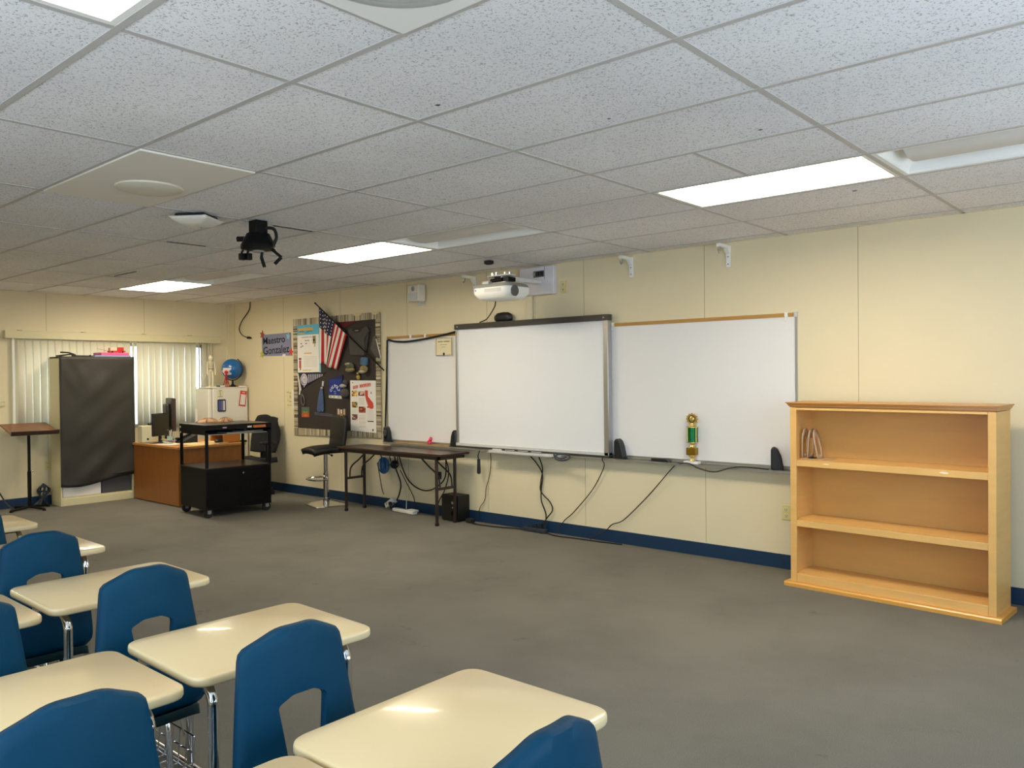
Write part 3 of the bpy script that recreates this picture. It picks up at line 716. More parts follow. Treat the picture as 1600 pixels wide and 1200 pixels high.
sheet('poster', 'white poster with blue heading band on the bulletin board, left of the flag', 'poster', [(1.77, 1.585), (2.27, 1.59), (2.275, 2.20), (1.765, 2.185)], [PAPER], L1, 'posters on the bulletin board')
# college poster, bottom right
P2 = []; PICS = []
def blk(u0, v0, u1, v1, cs):
    random.seed(int(u0*999+v0*99)); c_ = []; PICS.append(c_)
    for i in range(4):
        for j in range(4):
            c_.append((u0+(u1-u0)*i/4, v0+(v1-v0)*j/4, u0+(u1-u0)*(i+1)/4, v0+(v1-v0)*(j+1)/4, random.choice(cs)))
blk(.06, .69, .28, .80, ('d8a648', '6b4a16', 'e8cf8a', 'c08a2a')); blk(.32, .70, .56, .79, ('7d3030', 'c89a90', '502020', 'e6d8d0'))
blk(.06, .47, .28, .58, ('b3402a', 'd99a40', '5c3a1c', '8a9a50')); blk(.33, .375, .60, .49, ('b84a2c', '4a2a1c', 'd8904c', '8a3020')); blk(.06, .23, .28, .34, ('7b3b2a', '4c4038', 'd0b8a0', '8a5a70'))
P2 += [(.66, .47, .90, .505, 'd04438'), (.67, .205, .90, .225, '2b2622'), (.66, .55, .73, .6, '6a6f7a'), (.85, .03, .9, .07, '3a3632'), (.80, .74, .84, .78, '8a8490'), (.08, .945, .12, .965, '6a645c')]
for k in range(7): P2.append((.34, .53+.02*k, .56, .536+.02*k, 'cfc3b4'))
for k in range(8): P2.append((.66, .25+.025*k, .9, .256+.025*k, 'c9c2b6'))
for k in range(9): P2.append((.34, .10+.027*k, .6, .107+.027*k, 'd0a070' if k % 3 == 0 else 'd8cdb8'))
for k in range(5): P2.append((.06, .36+.02*k, .28, .366+.02*k, 'c8ccb0'))
p2 = sheet('poster', 'white poster with red heading and a red map, lower right of the bulletin board', 'poster', [(2.868, .872), (3.352, .862), (3.352, 1.478), (2.868, 1.482)], [PAPER], P2, 'posters on the bulletin board', pics=PICS)
part('heading_block', MB().prism([(2.92, -.0215, 1.375), (3.02, -.0215, 1.39), (3.02, -.0215, 1.425), (2.92, -.0215, 1.41)], (0, -.0006, 0)).prism([(3.05, -.0215, 1.392), (3.26, -.0215, 1.41), (3.26, -.0215, 1.452), (3.05, -.0215, 1.43)], (0, -.0006, 0)), flat('c83a30'), p2)
lettering('heading', 'GUIDE', 2.925, 1.387, .09, .026, -.0228, flat('f0c8c0'), p2, .0, .14)
lettering('heading', 'COLLEGE', 3.055, 1.403, .2, .034, -.0228, flat('f0c8c0'), p2, .0, .09)
part('map', MB().plate([(3.15, 1.365), (3.205, 1.36), (3.205, 1.29), (3.30, 1.215), (3.31, 1.17), (3.29, 1.145), (3.25, 1.145), (3.21, 1.17), (3.17, 1.25), (3.15, 1.31)], -.0222, -.0205), flat('cc4434'), p2, smooth=False)

# flag on a slanting pole
t = thing('flag', 'stars and stripes flag on a slanting black pole across the bulletin board', 'flag', (2.25, -.02, 1.6))
pA, pB = Vector((2.27, -.09, 2.452)), Vector((3.52, -.035, 1.597))
part('flagpole', MB().cyl(pA, pB, .008, n=10).sph(pA, .012), SATIN, t)
FR, FW, FB = M('flag_red', 'b41c22', .75, var=.06), M('flag_white', 'eadfd6', .75, var=.03), M('flag_blue', '1e2244', .75, var=.08)
def onpole(s): return pA.lerp(pB, s)
def rip(u, v, k): return .018*math.sin(u*7+k)*(0.25+v)
b = MB()
def panel(top0, top1, bot0, bot1, k):
    def fn(u, v):
        p = Vector(top0).lerp(Vector(top1), u).lerp(Vector(bot0).lerp(Vector(bot1), u), v)
        return (p.x, p.y+rip(u, v, k), p.z)
    return fn
q = lambda x, z, y=-.07: Vector((x, y, z))
canton = panel(onpole(.055), onpole(.30), q(2.325, 2.145), q(2.565, 2.02), 0)
b.mat(2).grid(canton, 10, 8)
right = panel(onpole(.29), onpole(.475), q(2.42, 1.665, -.06), q(2.625, 1.615, -.05), 2)
b.grid(right, 21, 14, lambda u, v: int(u*7*.999) % 2)
left = panel(q(2.325, 2.148), q(2.565, 2.022), q(2.325, 1.70, -.055), q(2.47, 1.675, -.06), 4)
b.grid(left, 15, 10, lambda u, v: 1 if int((u+.02)*5) % 2 == 0 else 0)
fc = part('flag_cloth', b, [FR, FW, FB], t, solid=.003)
b = MB()
for i in range(6):
    for j in range(5):
        u, v = (i+.5)/6, (j+.6-(.3 if i % 2 else 0))/5
        p = Vector(canton(u, min(v, .96))); s = .012
        b.prism([(p.x+s*(1 if k % 2 == 0 else .5)*math.sin(2*PI*k/10), p.y-.0035, p.z+s*(1 if k % 2 == 0 else .5)*math.cos(2*PI*k/10)) for k in range(10)], (0, -.0012, 0))
part('stars', b, FW, fc)
solo('maroon_pennant', MB().prism([(2.60, -.0185, 2.20), (3.03, -.0185, 2.195), (2.70, -.0185, 2.10)], (0, -.003, 0)), M('maroon_felt', '5a1a1c', .9), 'dark red felt pennant behind the flag and above the grey shirt', 'pennant', (2.6, 0, 2.1))
# grey shirt
t = thing('tshirt', 'folded grey t-shirt pinned to the bulletin board, right of the flag', 't-shirt', (2.88, 0, 1.78))
o_ = [(2.895, 1.785), (3.165, 1.775), (3.175, 1.98), (3.255, 2.06), (3.205, 2.125), (3.14, 2.10), (3.07, 2.055), (2.99, 2.065), (2.94, 2.11), (2.86, 2.10), (2.87, 1.95)]
part('fabric', MB().plate(rp(o_, .02, 3), -.04, -.015), M('grey_jersey', '4a4742', .9, var=.1), t, bevel=.008)
part('collar', MB().tube(cr([(2.935, -.042, 2.112), (2.985, -.045, 2.066), (3.07, -.045, 2.058), (3.135, -.042, 2.10)]), .007, 8), flat('35332f'), t)
part('sleeve', MB().prism([(3.18, -.03, 2.11), (3.245, -.03, 2.05), (3.19, -.03, 1.78), (3.165, -.03, 1.80), (3.175, -.03, 1.98)], (0, .012, 0)), flat('1c1a19'), t, label='dark folded sleeve')
part('neck_label', MB().box(3.0, -.0425, 2.075, 3.06, -.040, 2.083), flat('a49c8a'), t)
# black and silver noise maker / bow
t = thing('silver_streamer', 'black and silver speckled streamer with a white stick at the right of the bulletin board', 'streamer', (3.30, 0, 1.72))
part('streamer', MB().prism([(3.27, -.03, 1.85), (3.33, -.03, 2.0), (3.37, -.03, 2.0), (3.43, -.03, 1.80), (3.42, -.03, 1.74), (3.36, -.03, 1.76)], (0, .012, 0)), M('speckled_foil', '4a4644', .35, metal=.3, var=1.0, scale=70), t)
part('stick', MB().cyl((3.385, -.034, 1.965), (3.465, -.034, 1.74), .006, n=8), flat('e0d8c8'), t)
# pennant with a round seal
t = thing('pennant', 'navy felt pennant with a white ring emblem under the blue poster', 'pennant', (1.75, 0, 1.36))
part('felt', MB().plate([(1.79, 1.575), (2.38, 1.585), (1.885, 1.375), (1.85, 1.355)], -.022, -.018), M('navy_felt', '1d1b33', .9), t, smooth=False)
SEALW = flat('dcd6e0')
b = MB().lathe([(.078, -.0222), (.078, -.0235), (.062, -.0235), (.062, -.0222)], (1.91, 0, 1.495), 28, 'y').lathe([(.001, -.0232), (.046, -.0232), (.046, -.0222)], (1.91, 0, 1.495), 24, 'y')
part('emblem', b, SEALW, t)
part('emblem_lines', MB().box(1.88, -.0242, 1.49, 1.94, -.023, 1.497).box(1.885, -.0242, 1.475, 1.935, -.023, 1.48).box(1.89, -.0242, 1.508, 1.93, -.023, 1.513), flat('6a6478'), t)
b = MB()
for k in range(7):
    u0 = 2.0+.047*k; hgt = .115*(1-k/8.6)
    b.prism([(u0, -.0222, 1.565-hgt), (u0+.032, -.0222, 1.565-hgt+.012), (u0+.032, -.0222, 1.565), (u0, -.0222, 1.562)], (0, -.001, 0))
part('lettering', b, flat('9c96a6'), t, smooth=False)
part('binding', MB().prism([(1.76, -.024, 1.575), (1.785, -.024, 1.575), (1.85, -.024, 1.36), (1.83, -.024, 1.355), (1.815, -.024, 1.30), (1.79, -.024, 1.30), (1.80, -.024, 1.37)], (0, .005, 0)), flat('dcd2c4'), t, smooth=False)
part('dot', MB().cyl((1.912, -.0235, 1.405), (1.912, -.0222, 1.405), .01), SEALW, t)
# wind-chime like keyring
solo('keyring', MB().tube(cr([(1.86, -.025, 1.31), (1.90, -.025, 1.27), (1.93, -.03, 1.20), (1.90, -.03, 1.16), (1.87, -.03, 1.19)]), .006, 6).tube(cr([(1.86, -.025, 1.30), (1.85, -.03, 1.24), (1.88, -.03, 1.17), (1.93, -.03, 1.185)]), .005, 6), flat('6f6a66'), 'thin grey keyring cord hanging below the navy pennant', 'keyring', (1.88, 0, 1.16))
# tassel
t = thing('tassel', 'long blue graduation tassel hanging on the bulletin board', 'tassel', (2.27, 0, 1.09))
part('loop_tag', MB().box(2.305, -.03, 1.41, 2.335, -.018, 1.475, Matrix.Rotation(.15, 3, 'Y')), flat('e2dad2'), t, bevel=.003)
part('knot', MB().sph((2.302, -.03, 1.385), .018, (1, .8, 1.1)), flat('cfc6bb'), t)
b = MB()
for k in range(11):
    u = (k-5)/5
    b.tube(cr([(2.30+.012*u, -.03-.01*math.cos(u*1.5), 1.385), (2.285+.045*u, -.032-.014*math.cos(u*1.5), 1.25), (2.272+.062*u, -.03-.012*math.cos(u*1.5), 1.095+.012*math.sin(k*2))]), .0075, 6)
part('strands', b, M('tassel_blue', '4c5f86', .6, var=.5, scale=40), t)
sheet('name_strip', 'slate blue paper strip below the tassel', 'paper strip', [(2.13, 1.045), (2.515, 1.03), (2.515, 1.062), (2.13, 1.082)], [flat('4c4c58')], [(.1, .4, .35, .6, '3d3d48'), (.45, .4, .8, .6, '3d3d48')])
# blue folded cloth with arched letters
t = thing('blue_banner', 'royal blue folded cloth with white arched letters on the bulletin board', 'banner', (2.44, 0, 1.29))
BLUEF = M('royal_blue_cloth', '1a2f86', .8, var=.15)
part('cloth', MB().plate(rp([(2.445, 1.30), (2.70, 1.295), (2.725, 1.545), (2.46, 1.50)], .008, 2), -.03, -.018), BLUEF, t, bevel=.004)
part('fold', MB().prism([(2.46, -.033, 1.50), (2.725, -.033, 1.55), (2.715, -.033, 1.50)], (0, .012, 0)), M('fold_blue', '141f55', .8), t, smooth=False)
for k, ch in enumerate('CALPOLY'):
    a = math.radians(72-24*k)
    lettering('letter', ch, 2.575-.085*math.sin(a)-.017, 1.335+.075*math.cos(a)-.02, .034, .042, -.0315, flat('d6dcea'), t, .02, a)
part('small_print', MB().box(2.55, -.031, 1.335, 2.595, -.0298, 1.355).box(2.56, -.031, 1.31, 2.60, -.0298, 1.325), flat('7080b8'), t)
sheet('label_strip', 'white label strip under the blue banner', 'paper strip', [(2.44, 1.265), (2.70, 1.255), (2.70, 1.295), (2.44, 1.303)], [flat('d8d4cc')], [(.08, .3, .2, .7, '8c8a84'), (.35, .3, .45, .7, '8c8a84'), (.7, .3, .8, .7, '9a98a0')], y=-.0215)
# grey knit cap
t = thing('knit_hat', 'grey crumpled knit hat with a light band beside the white poster', 'hat', (2.78, 0, 1.27))
GC = M('grey_wool', '504a47', .95, var=.2, bump=.3, bscale=120)
part('crown', MB().sph((2.79, -.045, 1.33), .07, (.95, .6, .85)).sph((2.74, -.04, 1.32), .045, (1, .6, .8)), GC, t)
part('band', MB().sph((2.77, -.055, 1.415), .06, (.95, .55, .42)), flat('a8a49c'), t)
part('peak', MB().sph((2.80, -.045, 1.455), .045, (1, .6, .7)), GC, t)
sheet('photo', 'small square picture with green and orange fields on the bulletin board', 'photo', [(1.845, 1.01), (2.015, 1.008), (2.015, 1.14), (1.845, 1.14)], [flat('8a5a34')], [(0, .75, 1, 1, '51605a'), (0, .52, 1, .75, '4c6a44'), (.2, .45, .8, .55, '8a9a4a'), (0, 0, 1, .42, 'b0532a'), (.3, .1, .7, .3, 'c26a3c')])
sheet('photo', 'small group picture just above the bar stool back', 'photo', [(2.595, 1.03), (2.775, 1.03), (2.775, 1.14), (2.595, 1.14)], [flat('5a4638')], [(.1, .3, .3, .9, 'd8c8ae'), (.4, .4, .6, .95, 'ded0c0'), (.35, .1, .65, .4, 'b87a3a'), (.75, .3, .92, .9, 'c8b090'), (.3, .85, .7, 1, '2a2420')])
def camo(name, label, pts, cols):
    t = thing(name, label, 'hat', (pts[0][0], 0, pts[0][2]-.06))
    part('brim', MB().sph((pts[0][0], -.045, pts[0][2]-.035), .07, (1.15, .5, .45)), cols[0], t)
    part('crown', MB().sph((pts[0][0], -.045, pts[0][2]+.01), .065, (1.05, .6, .7)), cols[1], t)
    part('panel', MB().sph((pts[0][0]-.02, -.06, pts[0][2]+.035), .045, (1.2, .6, .4)), cols[2], t)
camo('camouflage_hat', 'small camouflage hat under the grey shirt', [(2.90, 0, 1.645)], (M('camo_tan', '8d7d56', .9, var=.5, scale=25), M('camo_green', '585a3e', .9, var=.7, scale=25), M('camo_pale', 'a9a288', .9, var=.4, scale=30)))
t = thing('sun_hat', 'camouflage hat with a blue panel at the right under the shirt', 'hat', (3.16, 0, 1.56))
part('blue_panel', MB().plate(rp([(3.10, 1.665), (3.215, 1.655), (3.22, 1.755), (3.105, 1.755)], .02, 3), -.05, -.018), M('blue_print', '4a6c8c', .8, var=.5, scale=30), t, bevel=.008)
part('crown', MB().sph((3.165, -.045, 1.615), .062, (1.05, .6, .75)), M('camo_tan', '8d7d56'), t)
part('brim', MB().sph((3.15, -.06, 1.585), .05, (1.1, .6, .45)), M('camo_pale', 'a9a288'), t)
t = thing('gold_figure', 'tiny gold ornament pinned between the camouflage hats', 'ornament', (3.045, 0, 1.495))
part('body', MB().sph((3.045, -.035, 1.52), .034, (.9, .6, .9)), M('gold_dull', 'b29a54', .4, metal=.4), t)
part('head', MB().sph((3.04, -.035, 1.565), .02), M('gold_dull', 'b29a54'), t)

# name sign and note
t = thing('name_sign', 'slate blue name sign with black letters and paper stars beside the bulletin board', 'sign', (.90, 0, 1.81))
part('card', MB().plate([(.905, 1.82), (1.605, 1.812), (1.60, 2.118), (.90, 2.112)], -.004, -.001), M('slate_card', '8587a4', .8), t, smooth=False)
BL = flat('0b0b12')
lettering('lettering', 'Maestro', .935, 1.985, .525, .095, -.005, BL, t, .010, .03)
lettering('lettering', 'Gonzalez', .935, 1.848, .62, .105, -.005, BL, t, .010, .03)
def star(x, z, r, c_):
    part('star', MB().plate([(x+r*(1 if k % 2 == 0 else .45)*math.sin(2*PI*k/10+.2), z+r*(1 if k % 2 == 0 else .45)*math.cos(2*PI*k/10+.2)) for k in range(10)], -.008, -.004), flat(c_), t, smooth=False)
star(.915, 2.115, .062, 'a8433c'); star(1.54, 2.07, .055, '8cc4d8'); star(.90, 1.845, .055, 'c2bd3c'); star(1.60, 1.86, .058, 'd0442f')
part('paper_tab', MB().box(1.40, -.006, 1.805, 1.47, -.004, 1.835), flat('e8dce4'), t)
NT = [(.05, .85, .3, .9, 'a39a86'), (.35, .80, .58, .86, 'a89f60'), (.35, .70, .55, .73, '8f8850'), (.35, .62, .55, .66, '6b6b3c'), (.35, .55, .55, .57, '8f8850'), (.08, .44, .45, .47, 'c8a888'), (.3, .39, .6, .41, '5a5838'), (.08, .2, .6, .23, '9a9060'), (.64, .86, .8, .89, '8a8684'), (.64, .65, .78, .67, '8a8684'), (.1, .5, .25, .75, 'd8ccb4')]
sheet('posted_notice', 'small yellow and white notice taped to the wall just left of the bulletin board', 'notice', [(1.482, 1.105), (1.668, 1.10), (1.668, 1.36), (1.482, 1.362)], [flat('ddd29c')], NT+[(.62, 0, 1, 1, 'e6dfd6')], y=-.001)
sheet('certificate', 'cream certificate with a black border clipped on the left whiteboard', 'certificate', [(4.385, 1.752), (4.645, 1.74), (4.645, 1.935), (4.385, 1.94)], [flat('e3d7b4')],
      [(.03, .03, .97, .055, '6f6750'), (.03, .03, .055, .97, '6f6750'), (.945, .03, .97, .97, '6f6750'), (.03, .945, .97, .97, '6f6750'), (.15, .76, .45, .80, '5c5644'), (.5, .76, .85, .80, '5c5644'), (.3, .6, .7, .63, '9a937c'), (.38, .48, .6, .50, '8a836c'), (.45, .03, .56, .18, '2c2512')], y=-.030)

# ------------------------------------------------------------------ cords on the wall
def cord(pts, r, m, label, name='cord', loc=None, n=8, smooth=True):
    p = cr(pts, n) if smooth else pts
    return solo(name, MB().tube(p, r, 8), m, label, 'cord', loc or tuple(pts[-1]))
CORD = M('cord_brown', '241c14', .5)
solo('hanging_plug', MB().tube(cr([(.63, -.012, 2.586), (.60, -.014, 2.47), (.42, -.02, 2.33), (.345, -.02, 2.22), (.42, -.02, 2.13), (.575, -.02, 2.085)]), .0065, 8).mat(1).cyl((.57, -.02, 2.087), (.635, -.02, 2.082), .018, .014, 12).cyl((.635, -.024, 2.088), (.67, -.024, 2.086), .004, n=6).cyl((.635, -.016, 2.076), (.67, -.016, 2.074), .004, n=6), [CORD, RUBBER], 'brown power cord with a black plug hanging out of the ceiling near the corner', 'cord', (.5, 0, 2.1))
solo('black_cable', MB().tube(cr([(4.74, -.05, 2.0), (4.66, -.045, 1.985), (4.37, -.045, 1.948), (4.10, -.042, 1.925), (3.90, -.042, 1.915), (3.72, -.04, 1.925), (3.60, -.036, 1.942), (3.575, -.03, 1.87), (3.56, -.03, 1.45), (3.535, -.03, 1.05), (3.55, -.045, .90), (3.57, -.05, .80)]), .011, 8), RUBBER, 'thick black cable draped along the top and down the left side of the left whiteboard', 'cord', (3.55, -.03, .8))
cord([(6.63, -.10, .778), (6.625, -.105, .755), (6.59, -.03, .68), (6.46, -.02, .47), (6.24, -.02, .235), (6.12, -.02, .135), (6.05, -.05, .02)], .0045, CORD, 'thin cord slanting down the wall from the lower right corner of the interactive whiteboard')
cord([(8.18, -.09, .775), (7.98, -.10, .782), (7.86, -.102, .765), (7.72, -.10, .725), (7.58, -.10, .745), (7.50, -.102, .778), (7.42, -.10, .775), (7.33, -.06, .74), (7.06, -.02, .47), (6.80, -.02, .225), (6.67, -.02, .165), (6.60, -.03, .10), (6.45, -.06, .008)], .0045, CORD, 'thin cord from the rightmost speaker, sagging past the trophy and slanting down the wall')
cord([(5.77, -.10, .745), (5.80, -.03, .66), (5.86, -.02, .56), (5.845, -.02, .42), (5.845, -.02, .30), (5.90, -.02, .17), (5.90, -.04, .04)], .006, RUBBER, 'black cable hanging straight down from the pen tray, left of the twisted pair')
cord([(5.88, -.10, .745), (5.87, -.03, .62), (5.84, -.022, .48), (5.85, -.03, .39), (5.95, -.02, .30), (5.98, -.02, .22), (5.91, -.03, .13), (5.88, -.05, .03)], .006, RUBBER, 'black cable bulging to the right below the pen tray, twisted round its neighbour')
cord([(5.22, -.07, .755), (5.19, -.03, .64), (5.16, -.02, .50), (5.11, -.02, .36), (5.09, -.02, .24), (5.02, -.02, .15), (5.0, -.04, .03)], .004, CORD, 'thin wavy cord hanging from the left end of the pen tray to the skirting')
solo('microphone_cord', MB().tube(cr([(5.09, -.09, .755), (5.075, -.10, .70), (5.075, -.09, .66)]), .006, 8).mat(1).cyl((5.075, -.09, .665), (5.07, -.085, .53), .016, .02, 12).sph((5.07, -.085, .53), .02), [RUBBER, BLACK], 'black connector hanging on a short lead beside the folding table', 'cord', (5.075, -.09, .52))
cord([(5.75, -.07, .014), (5.55, -.09, .010), (5.35, -.14, .008), (5.15, -.16, .008), (5.03, -.15, .008)], .006, RUBBER, 'black cable lying on the carpet between subwoofer and power strip')
cord([(5.95, -.08, .010), (6.10, -.12, .007), (6.30, -.10, .007), (6.55, -.09, .007), (6.80, -.06, .007)], .006, RUBBER, 'black cable lying along the skirting right of the black power strip')
t = thing('power_strip', 'black power strip on the carpet under the hanging cables', 'power strip', (5.8, -.07, 0))
part('body', MB().box(5.66, -.10, .003, 5.95, -.045, .042), M('dark_blue_rubber', '27303c'), t, bevel=.006)
for k in range(5): part('socket', MB().box(5.69+.045*k, -.09, .042, 5.72+.045*k, -.06, .046), BLACK, t)
part('plug', MB().cyl((5.87, -.07, .044), (5.88, -.07, .09), .016, .012, 12).cyl((5.82, -.07, .044), (5.815, -.075, .085), .016, .012, 12), RUBBER, t)
solo('adapter', MB().box(4.92, -.14, .002, 5.0, -.07, .045), RUBBER, 'small black power adapter on the floor right of the subwoofer', 'adapter', (4.96, -.1, 0), bevel=.01)

# ------------------------------------------------------------------ folding table and what is under it
tx0, tx1, ty0, ty1, tz = 3.27, 4.965, -.525, -.115, .737
t = thing('folding_table', 'long dark brown folding table under the left whiteboard', 'table', ((tx0+tx1)/2, (ty0+ty1)/2, 0))
part('tabletop', MB().box(tx0, ty0, tz-.024, tx1, ty1, tz), WALNUT, t, bevel=.004)
STEEL = M('brown_steel', '2c211c', .4, var=.1)
part('apron', MB().box(tx0+.02, ty0+.02, tz-.06, tx1-.05, ty0+.045, tz-.024).box(tx0+.02, ty1-.045, tz-.06, tx1-.05, ty1-.02, tz-.024).box(tx0+.02, ty0+.02, tz-.06, tx0+.045, ty1-.02, tz-.024).box(tx1-.075, ty0+.02, tz-.06, tx1-.05, ty1-.02, tz-.024), STEEL, t, bevel=.002)
for x, sg in ((3.34, 1), (4.83, -1)):
    for y in (ty0+.07, ty1-.08):
        l = part('leg', MB().box(x-.013, y-.013, .012, x+.013, y+.013, tz-.03), STEEL, t, bevel=.003)
        part('foot_cap', MB().box(x-.016, y-.016, 0, x+.016, y+.016, .03), RUBBER, l, bevel=.003)
    for z in (.36, .665): part('crossbar', MB().box(x-.012, ty0+.07, z, x+.012, ty1-.08, z+.025), STEEL, t)
    for y in (ty0+.12, ty1-.12):
        part('brace', MB().tube(cr([(x, y, .38), (x+.03*sg, y, .50), (x+.18*sg, y, .60), (x+.32*sg, y, .70)], 6), .009, 8), STEEL, t)
# bar stool
sx, sy = 2.80, -.34
t = thing('bar_stool', 'black swivel bar stool on a square chrome base beside the folding table', 'bar stool', (sx, sy, 0), math.radians(-14))
part('base', MB().add([(-.2, -.2, 0), (.2, -.2, 0), (.2, .2, 0), (-.2, .2, 0), (-.2, -.2, .012), (.2, -.2, .012), (.2, .2, .012), (-.2, .2, .012), (-.035, -.035, .06), (.035, -.035, .06), (.035, .035, .06), (-.035, .035, .06)],
     [(3, 2, 1, 0)]+[(a, (a+1) % 4, 4+(a+1) % 4, 4+a) for a in range(4)]+[(4+a, 4+(a+1) % 4, 8+(a+1) % 4, 8+a) for a in range(4)]+[(8, 9, 10, 11)]), CHROME, t, local=True, bevel=.004)
part('pedestal', MB().cyl((0, 0, .055), (0, 0, .38), .032, n=24).cyl((0, 0, .38), (0, 0, .64), .025, n=24).cyl((0, 0, .06), (0, 0, .09), .04, n=24), CHROME, t, local=True)
part('footrest', MB().tube(cr([(-.03, 0, .33), (-.13, -.03, .325), (-.17, -.15, .32), (-.08, -.21, .32), (.08, -.21, .32), (.17, -.15, .32), (.13, -.03, .325), (.03, 0, .33)], 6), .010, 8), CHROME, t, local=True)
part('lever', MB().cyl((.03, 0, .62), (.10, .03, .60), .006, n=8).sph((.105, .032, .598), .014), SATIN, t, local=True)
def cush(u, v):
    x, y = (u-.5)*.42, -.23+.40*v
    return (x, y, .715-.05*abs(2*u-1)**4*.5-.03*(1-v)**4)
b = MB().grid(cush, 12, 12)
part('seat', b, LEATHER, t, local=True, solid=-.065, bevel=.0)
def bk(u, v):
    x = (u-.5)*(.40-.05*max(0, v-.8)*5)
    return (x, .165+.05*v-.015*(1-(2*u-1)**2), .68+.375*v)
part('backrest', MB().grid(bk, 10, 10), LEATHER, t, local=True, solid=.045)
# subwoofer
t = thing('subwoofer', 'black wooden subwoofer box on the floor under the right end of the folding table', 'speaker', (4.73, -.09, 0))
part('cabinet', MB().box(4.61, -.178, .008, 4.86, -.012, .275), M('black_ash', '080707', .5, var=.2), t, bevel=.004)
part('dial', MB().cyl((4.79, -.179, .20), (4.79, -.198, .20), .016, n=16).cyl((4.79, -.179, .15), (4.79, -.193, .15), .009, n=12), CHROME, t)
part('port', MB().lathe([(.035, -.179), (.04, -.184), (.03, -.185), (.028, -.175)], (4.79, 0, .085), 20, 'y'), SATIN, t)
for x in (4.63, 4.84):
    for y in (-.155, -.035): part('foot', MB().cyl((x, y, 0), (x, y, .01), .012, n=10), RUBBER, t)
# white power strips and cables
t = thing('power_strip', 'white surge protector tilted against the skirting under the folding table', 'power strip', (3.72, -.09, 0))
R = Matrix.Rotation(-.55, 3, 'Y')
part('body', MB().box(3.60, -.12, .05, 3.75, -.05, .11, R), LGREY, t, bevel=.008)
part('switch', MB().box(3.63, -.123, .08, 3.66, -.119, .10, R, (3.675, -.085, .08)), GREY, t); part('plug', MB().box(3.69, -.135, .06, 3.74, -.118, .10), RUBBER, t, bevel=.004)
part('coil', MB().tube([(3.735+.045*math.cos(a/10*PI), -.11, .055+.04*math.sin(a/10*PI)) for a in range(20)], .006, 6, True), RUBBER, t)
t = thing('power_strip', 'white power strip lying flat on the carpet under the folding table', 'power strip', (3.92, -.13, 0))
part('body', MB().box(3.78, -.17, .002, 4.16, -.10, .04, Matrix.Rotation(-.08, 3, 'Z')), M('strip_white', 'd8d5cf', .4), t, bevel=.01)
part('end', MB().box(4.04, -.176, .03, 4.17, -.10, .052, Matrix.Rotation(-.08, 3, 'Z')), LGREY, t, bevel=.006)
for k in range(4): part('socket', MB().box(3.82+.05*k, -.15, .039, 3.85+.05*k, -.12, .043), GREY, t)
cord([(3.86, -.14, .71), (3.90, -.10, .50), (3.95, -.06, .36), (4.07, -.04, .28), (4.22, -.03, .26), (4.40, -.04, .32), (4.55, -.06, .45), (4.62, -.12, .70)], .007, RUBBER, 'black cable sagging in a loop under the folding table')
cord([(4.62, -.14, .70), (4.60, -.06, .50), (4.52, -.04, .30), (4.42, -.03, .17), (4.38, -.05, .03)], .006, RUBBER, 'black cable hanging from the right of the folding table down to the skirting')
cord([(3.80, -.12, .50), (3.82, -.06, .32), (3.80, -.06, .20), (3.76, -.07, .11)], .008, RUBBER, 'black cable hanging from the cable bundle to the tilted surge protector')
cord([(3.86, -.10, .47), (3.93, -.05, .30), (4.02, -.04, .16), (4.10, -.10, .06)], .005, CORD, 'thin cord from the cable bundle to the flat power strip')
cord([(3.84, -.10, .47), (3.88, -.05, .25), (3.95, -.09, .15), (3.98, -.12, .045)], .004, LGREY, 'thin white cord from the cable bundle to the flat power strip')
cord([(3.40, -.05, .52), (3.42, -.03, .35), (3.44, -.02, .22), (3.47, -.02, .15)], .005, CORD, 'thin cord hanging on the wall behind the left legs of the folding table')
b = MB(); random.seed(11)
for k in range(9):
    c_ = Vector((3.79, -.12, .53)); r0 = random.uniform(.045, .075); a0 = random.uniform(0, 3)
    b.tube([(c_.x+r0*math.cos(a*PI/8)*math.cos(a0)*.9, c_.y+r0*math.cos(a*PI/8)*math.sin(a0)*.5, c_.z+.55*r0*math.sin(a*PI/8)+random.uniform(-.003, .003)) for a in range(16)], .007, 6, True)
b.tube(cr([(3.72, -.12, .56), (3.71, -.12, .63), (3.75, -.12, .715)]), .006, 6).tube(cr([(3.81, -.12, .55), (3.79, -.12, .63), (3.77, -.12, .715)]), .008, 6).tube(cr([(3.84, -.12, .55), (3.84, -.12, .65), (3.83, -.12, .715)]), .006, 6)
solo('cable_bundle', b, RUBBER, 'tangled bundle of black cables hanging under the folding table', 'cable bundle', (3.79, -.12, .5))
b = MB(); random.seed(5)
for k in range(6):
    c_ = Vector((3.56, -.09, .50)); r0 = random.uniform(.05, .085); a0 = random.uniform(0, 3)
    b.tube([(c_.x+r0*math.cos(a*PI/8)*math.cos(a0), c_.y+r0*math.cos(a*PI/8)*math.sin(a0)*.5, c_.z+1.1*r0*math.sin(a*PI/8)) for a in range(16)], .008, 6, True)
b.tube(cr([(3.54, -.09, .58), (3.50, -.11, .66), (3.47, -.12, .72)]), .008, 6).tube(cr([(3.60, -.09, .50), (3.70, -.10, .52)]), .008, 6)
solo('cable_bundle', b, M('blue_cable', '2c5c92', .5), 'bundle of blue network cables behind the left legs of the folding table', 'cable bundle', (3.56, -.09, .42))
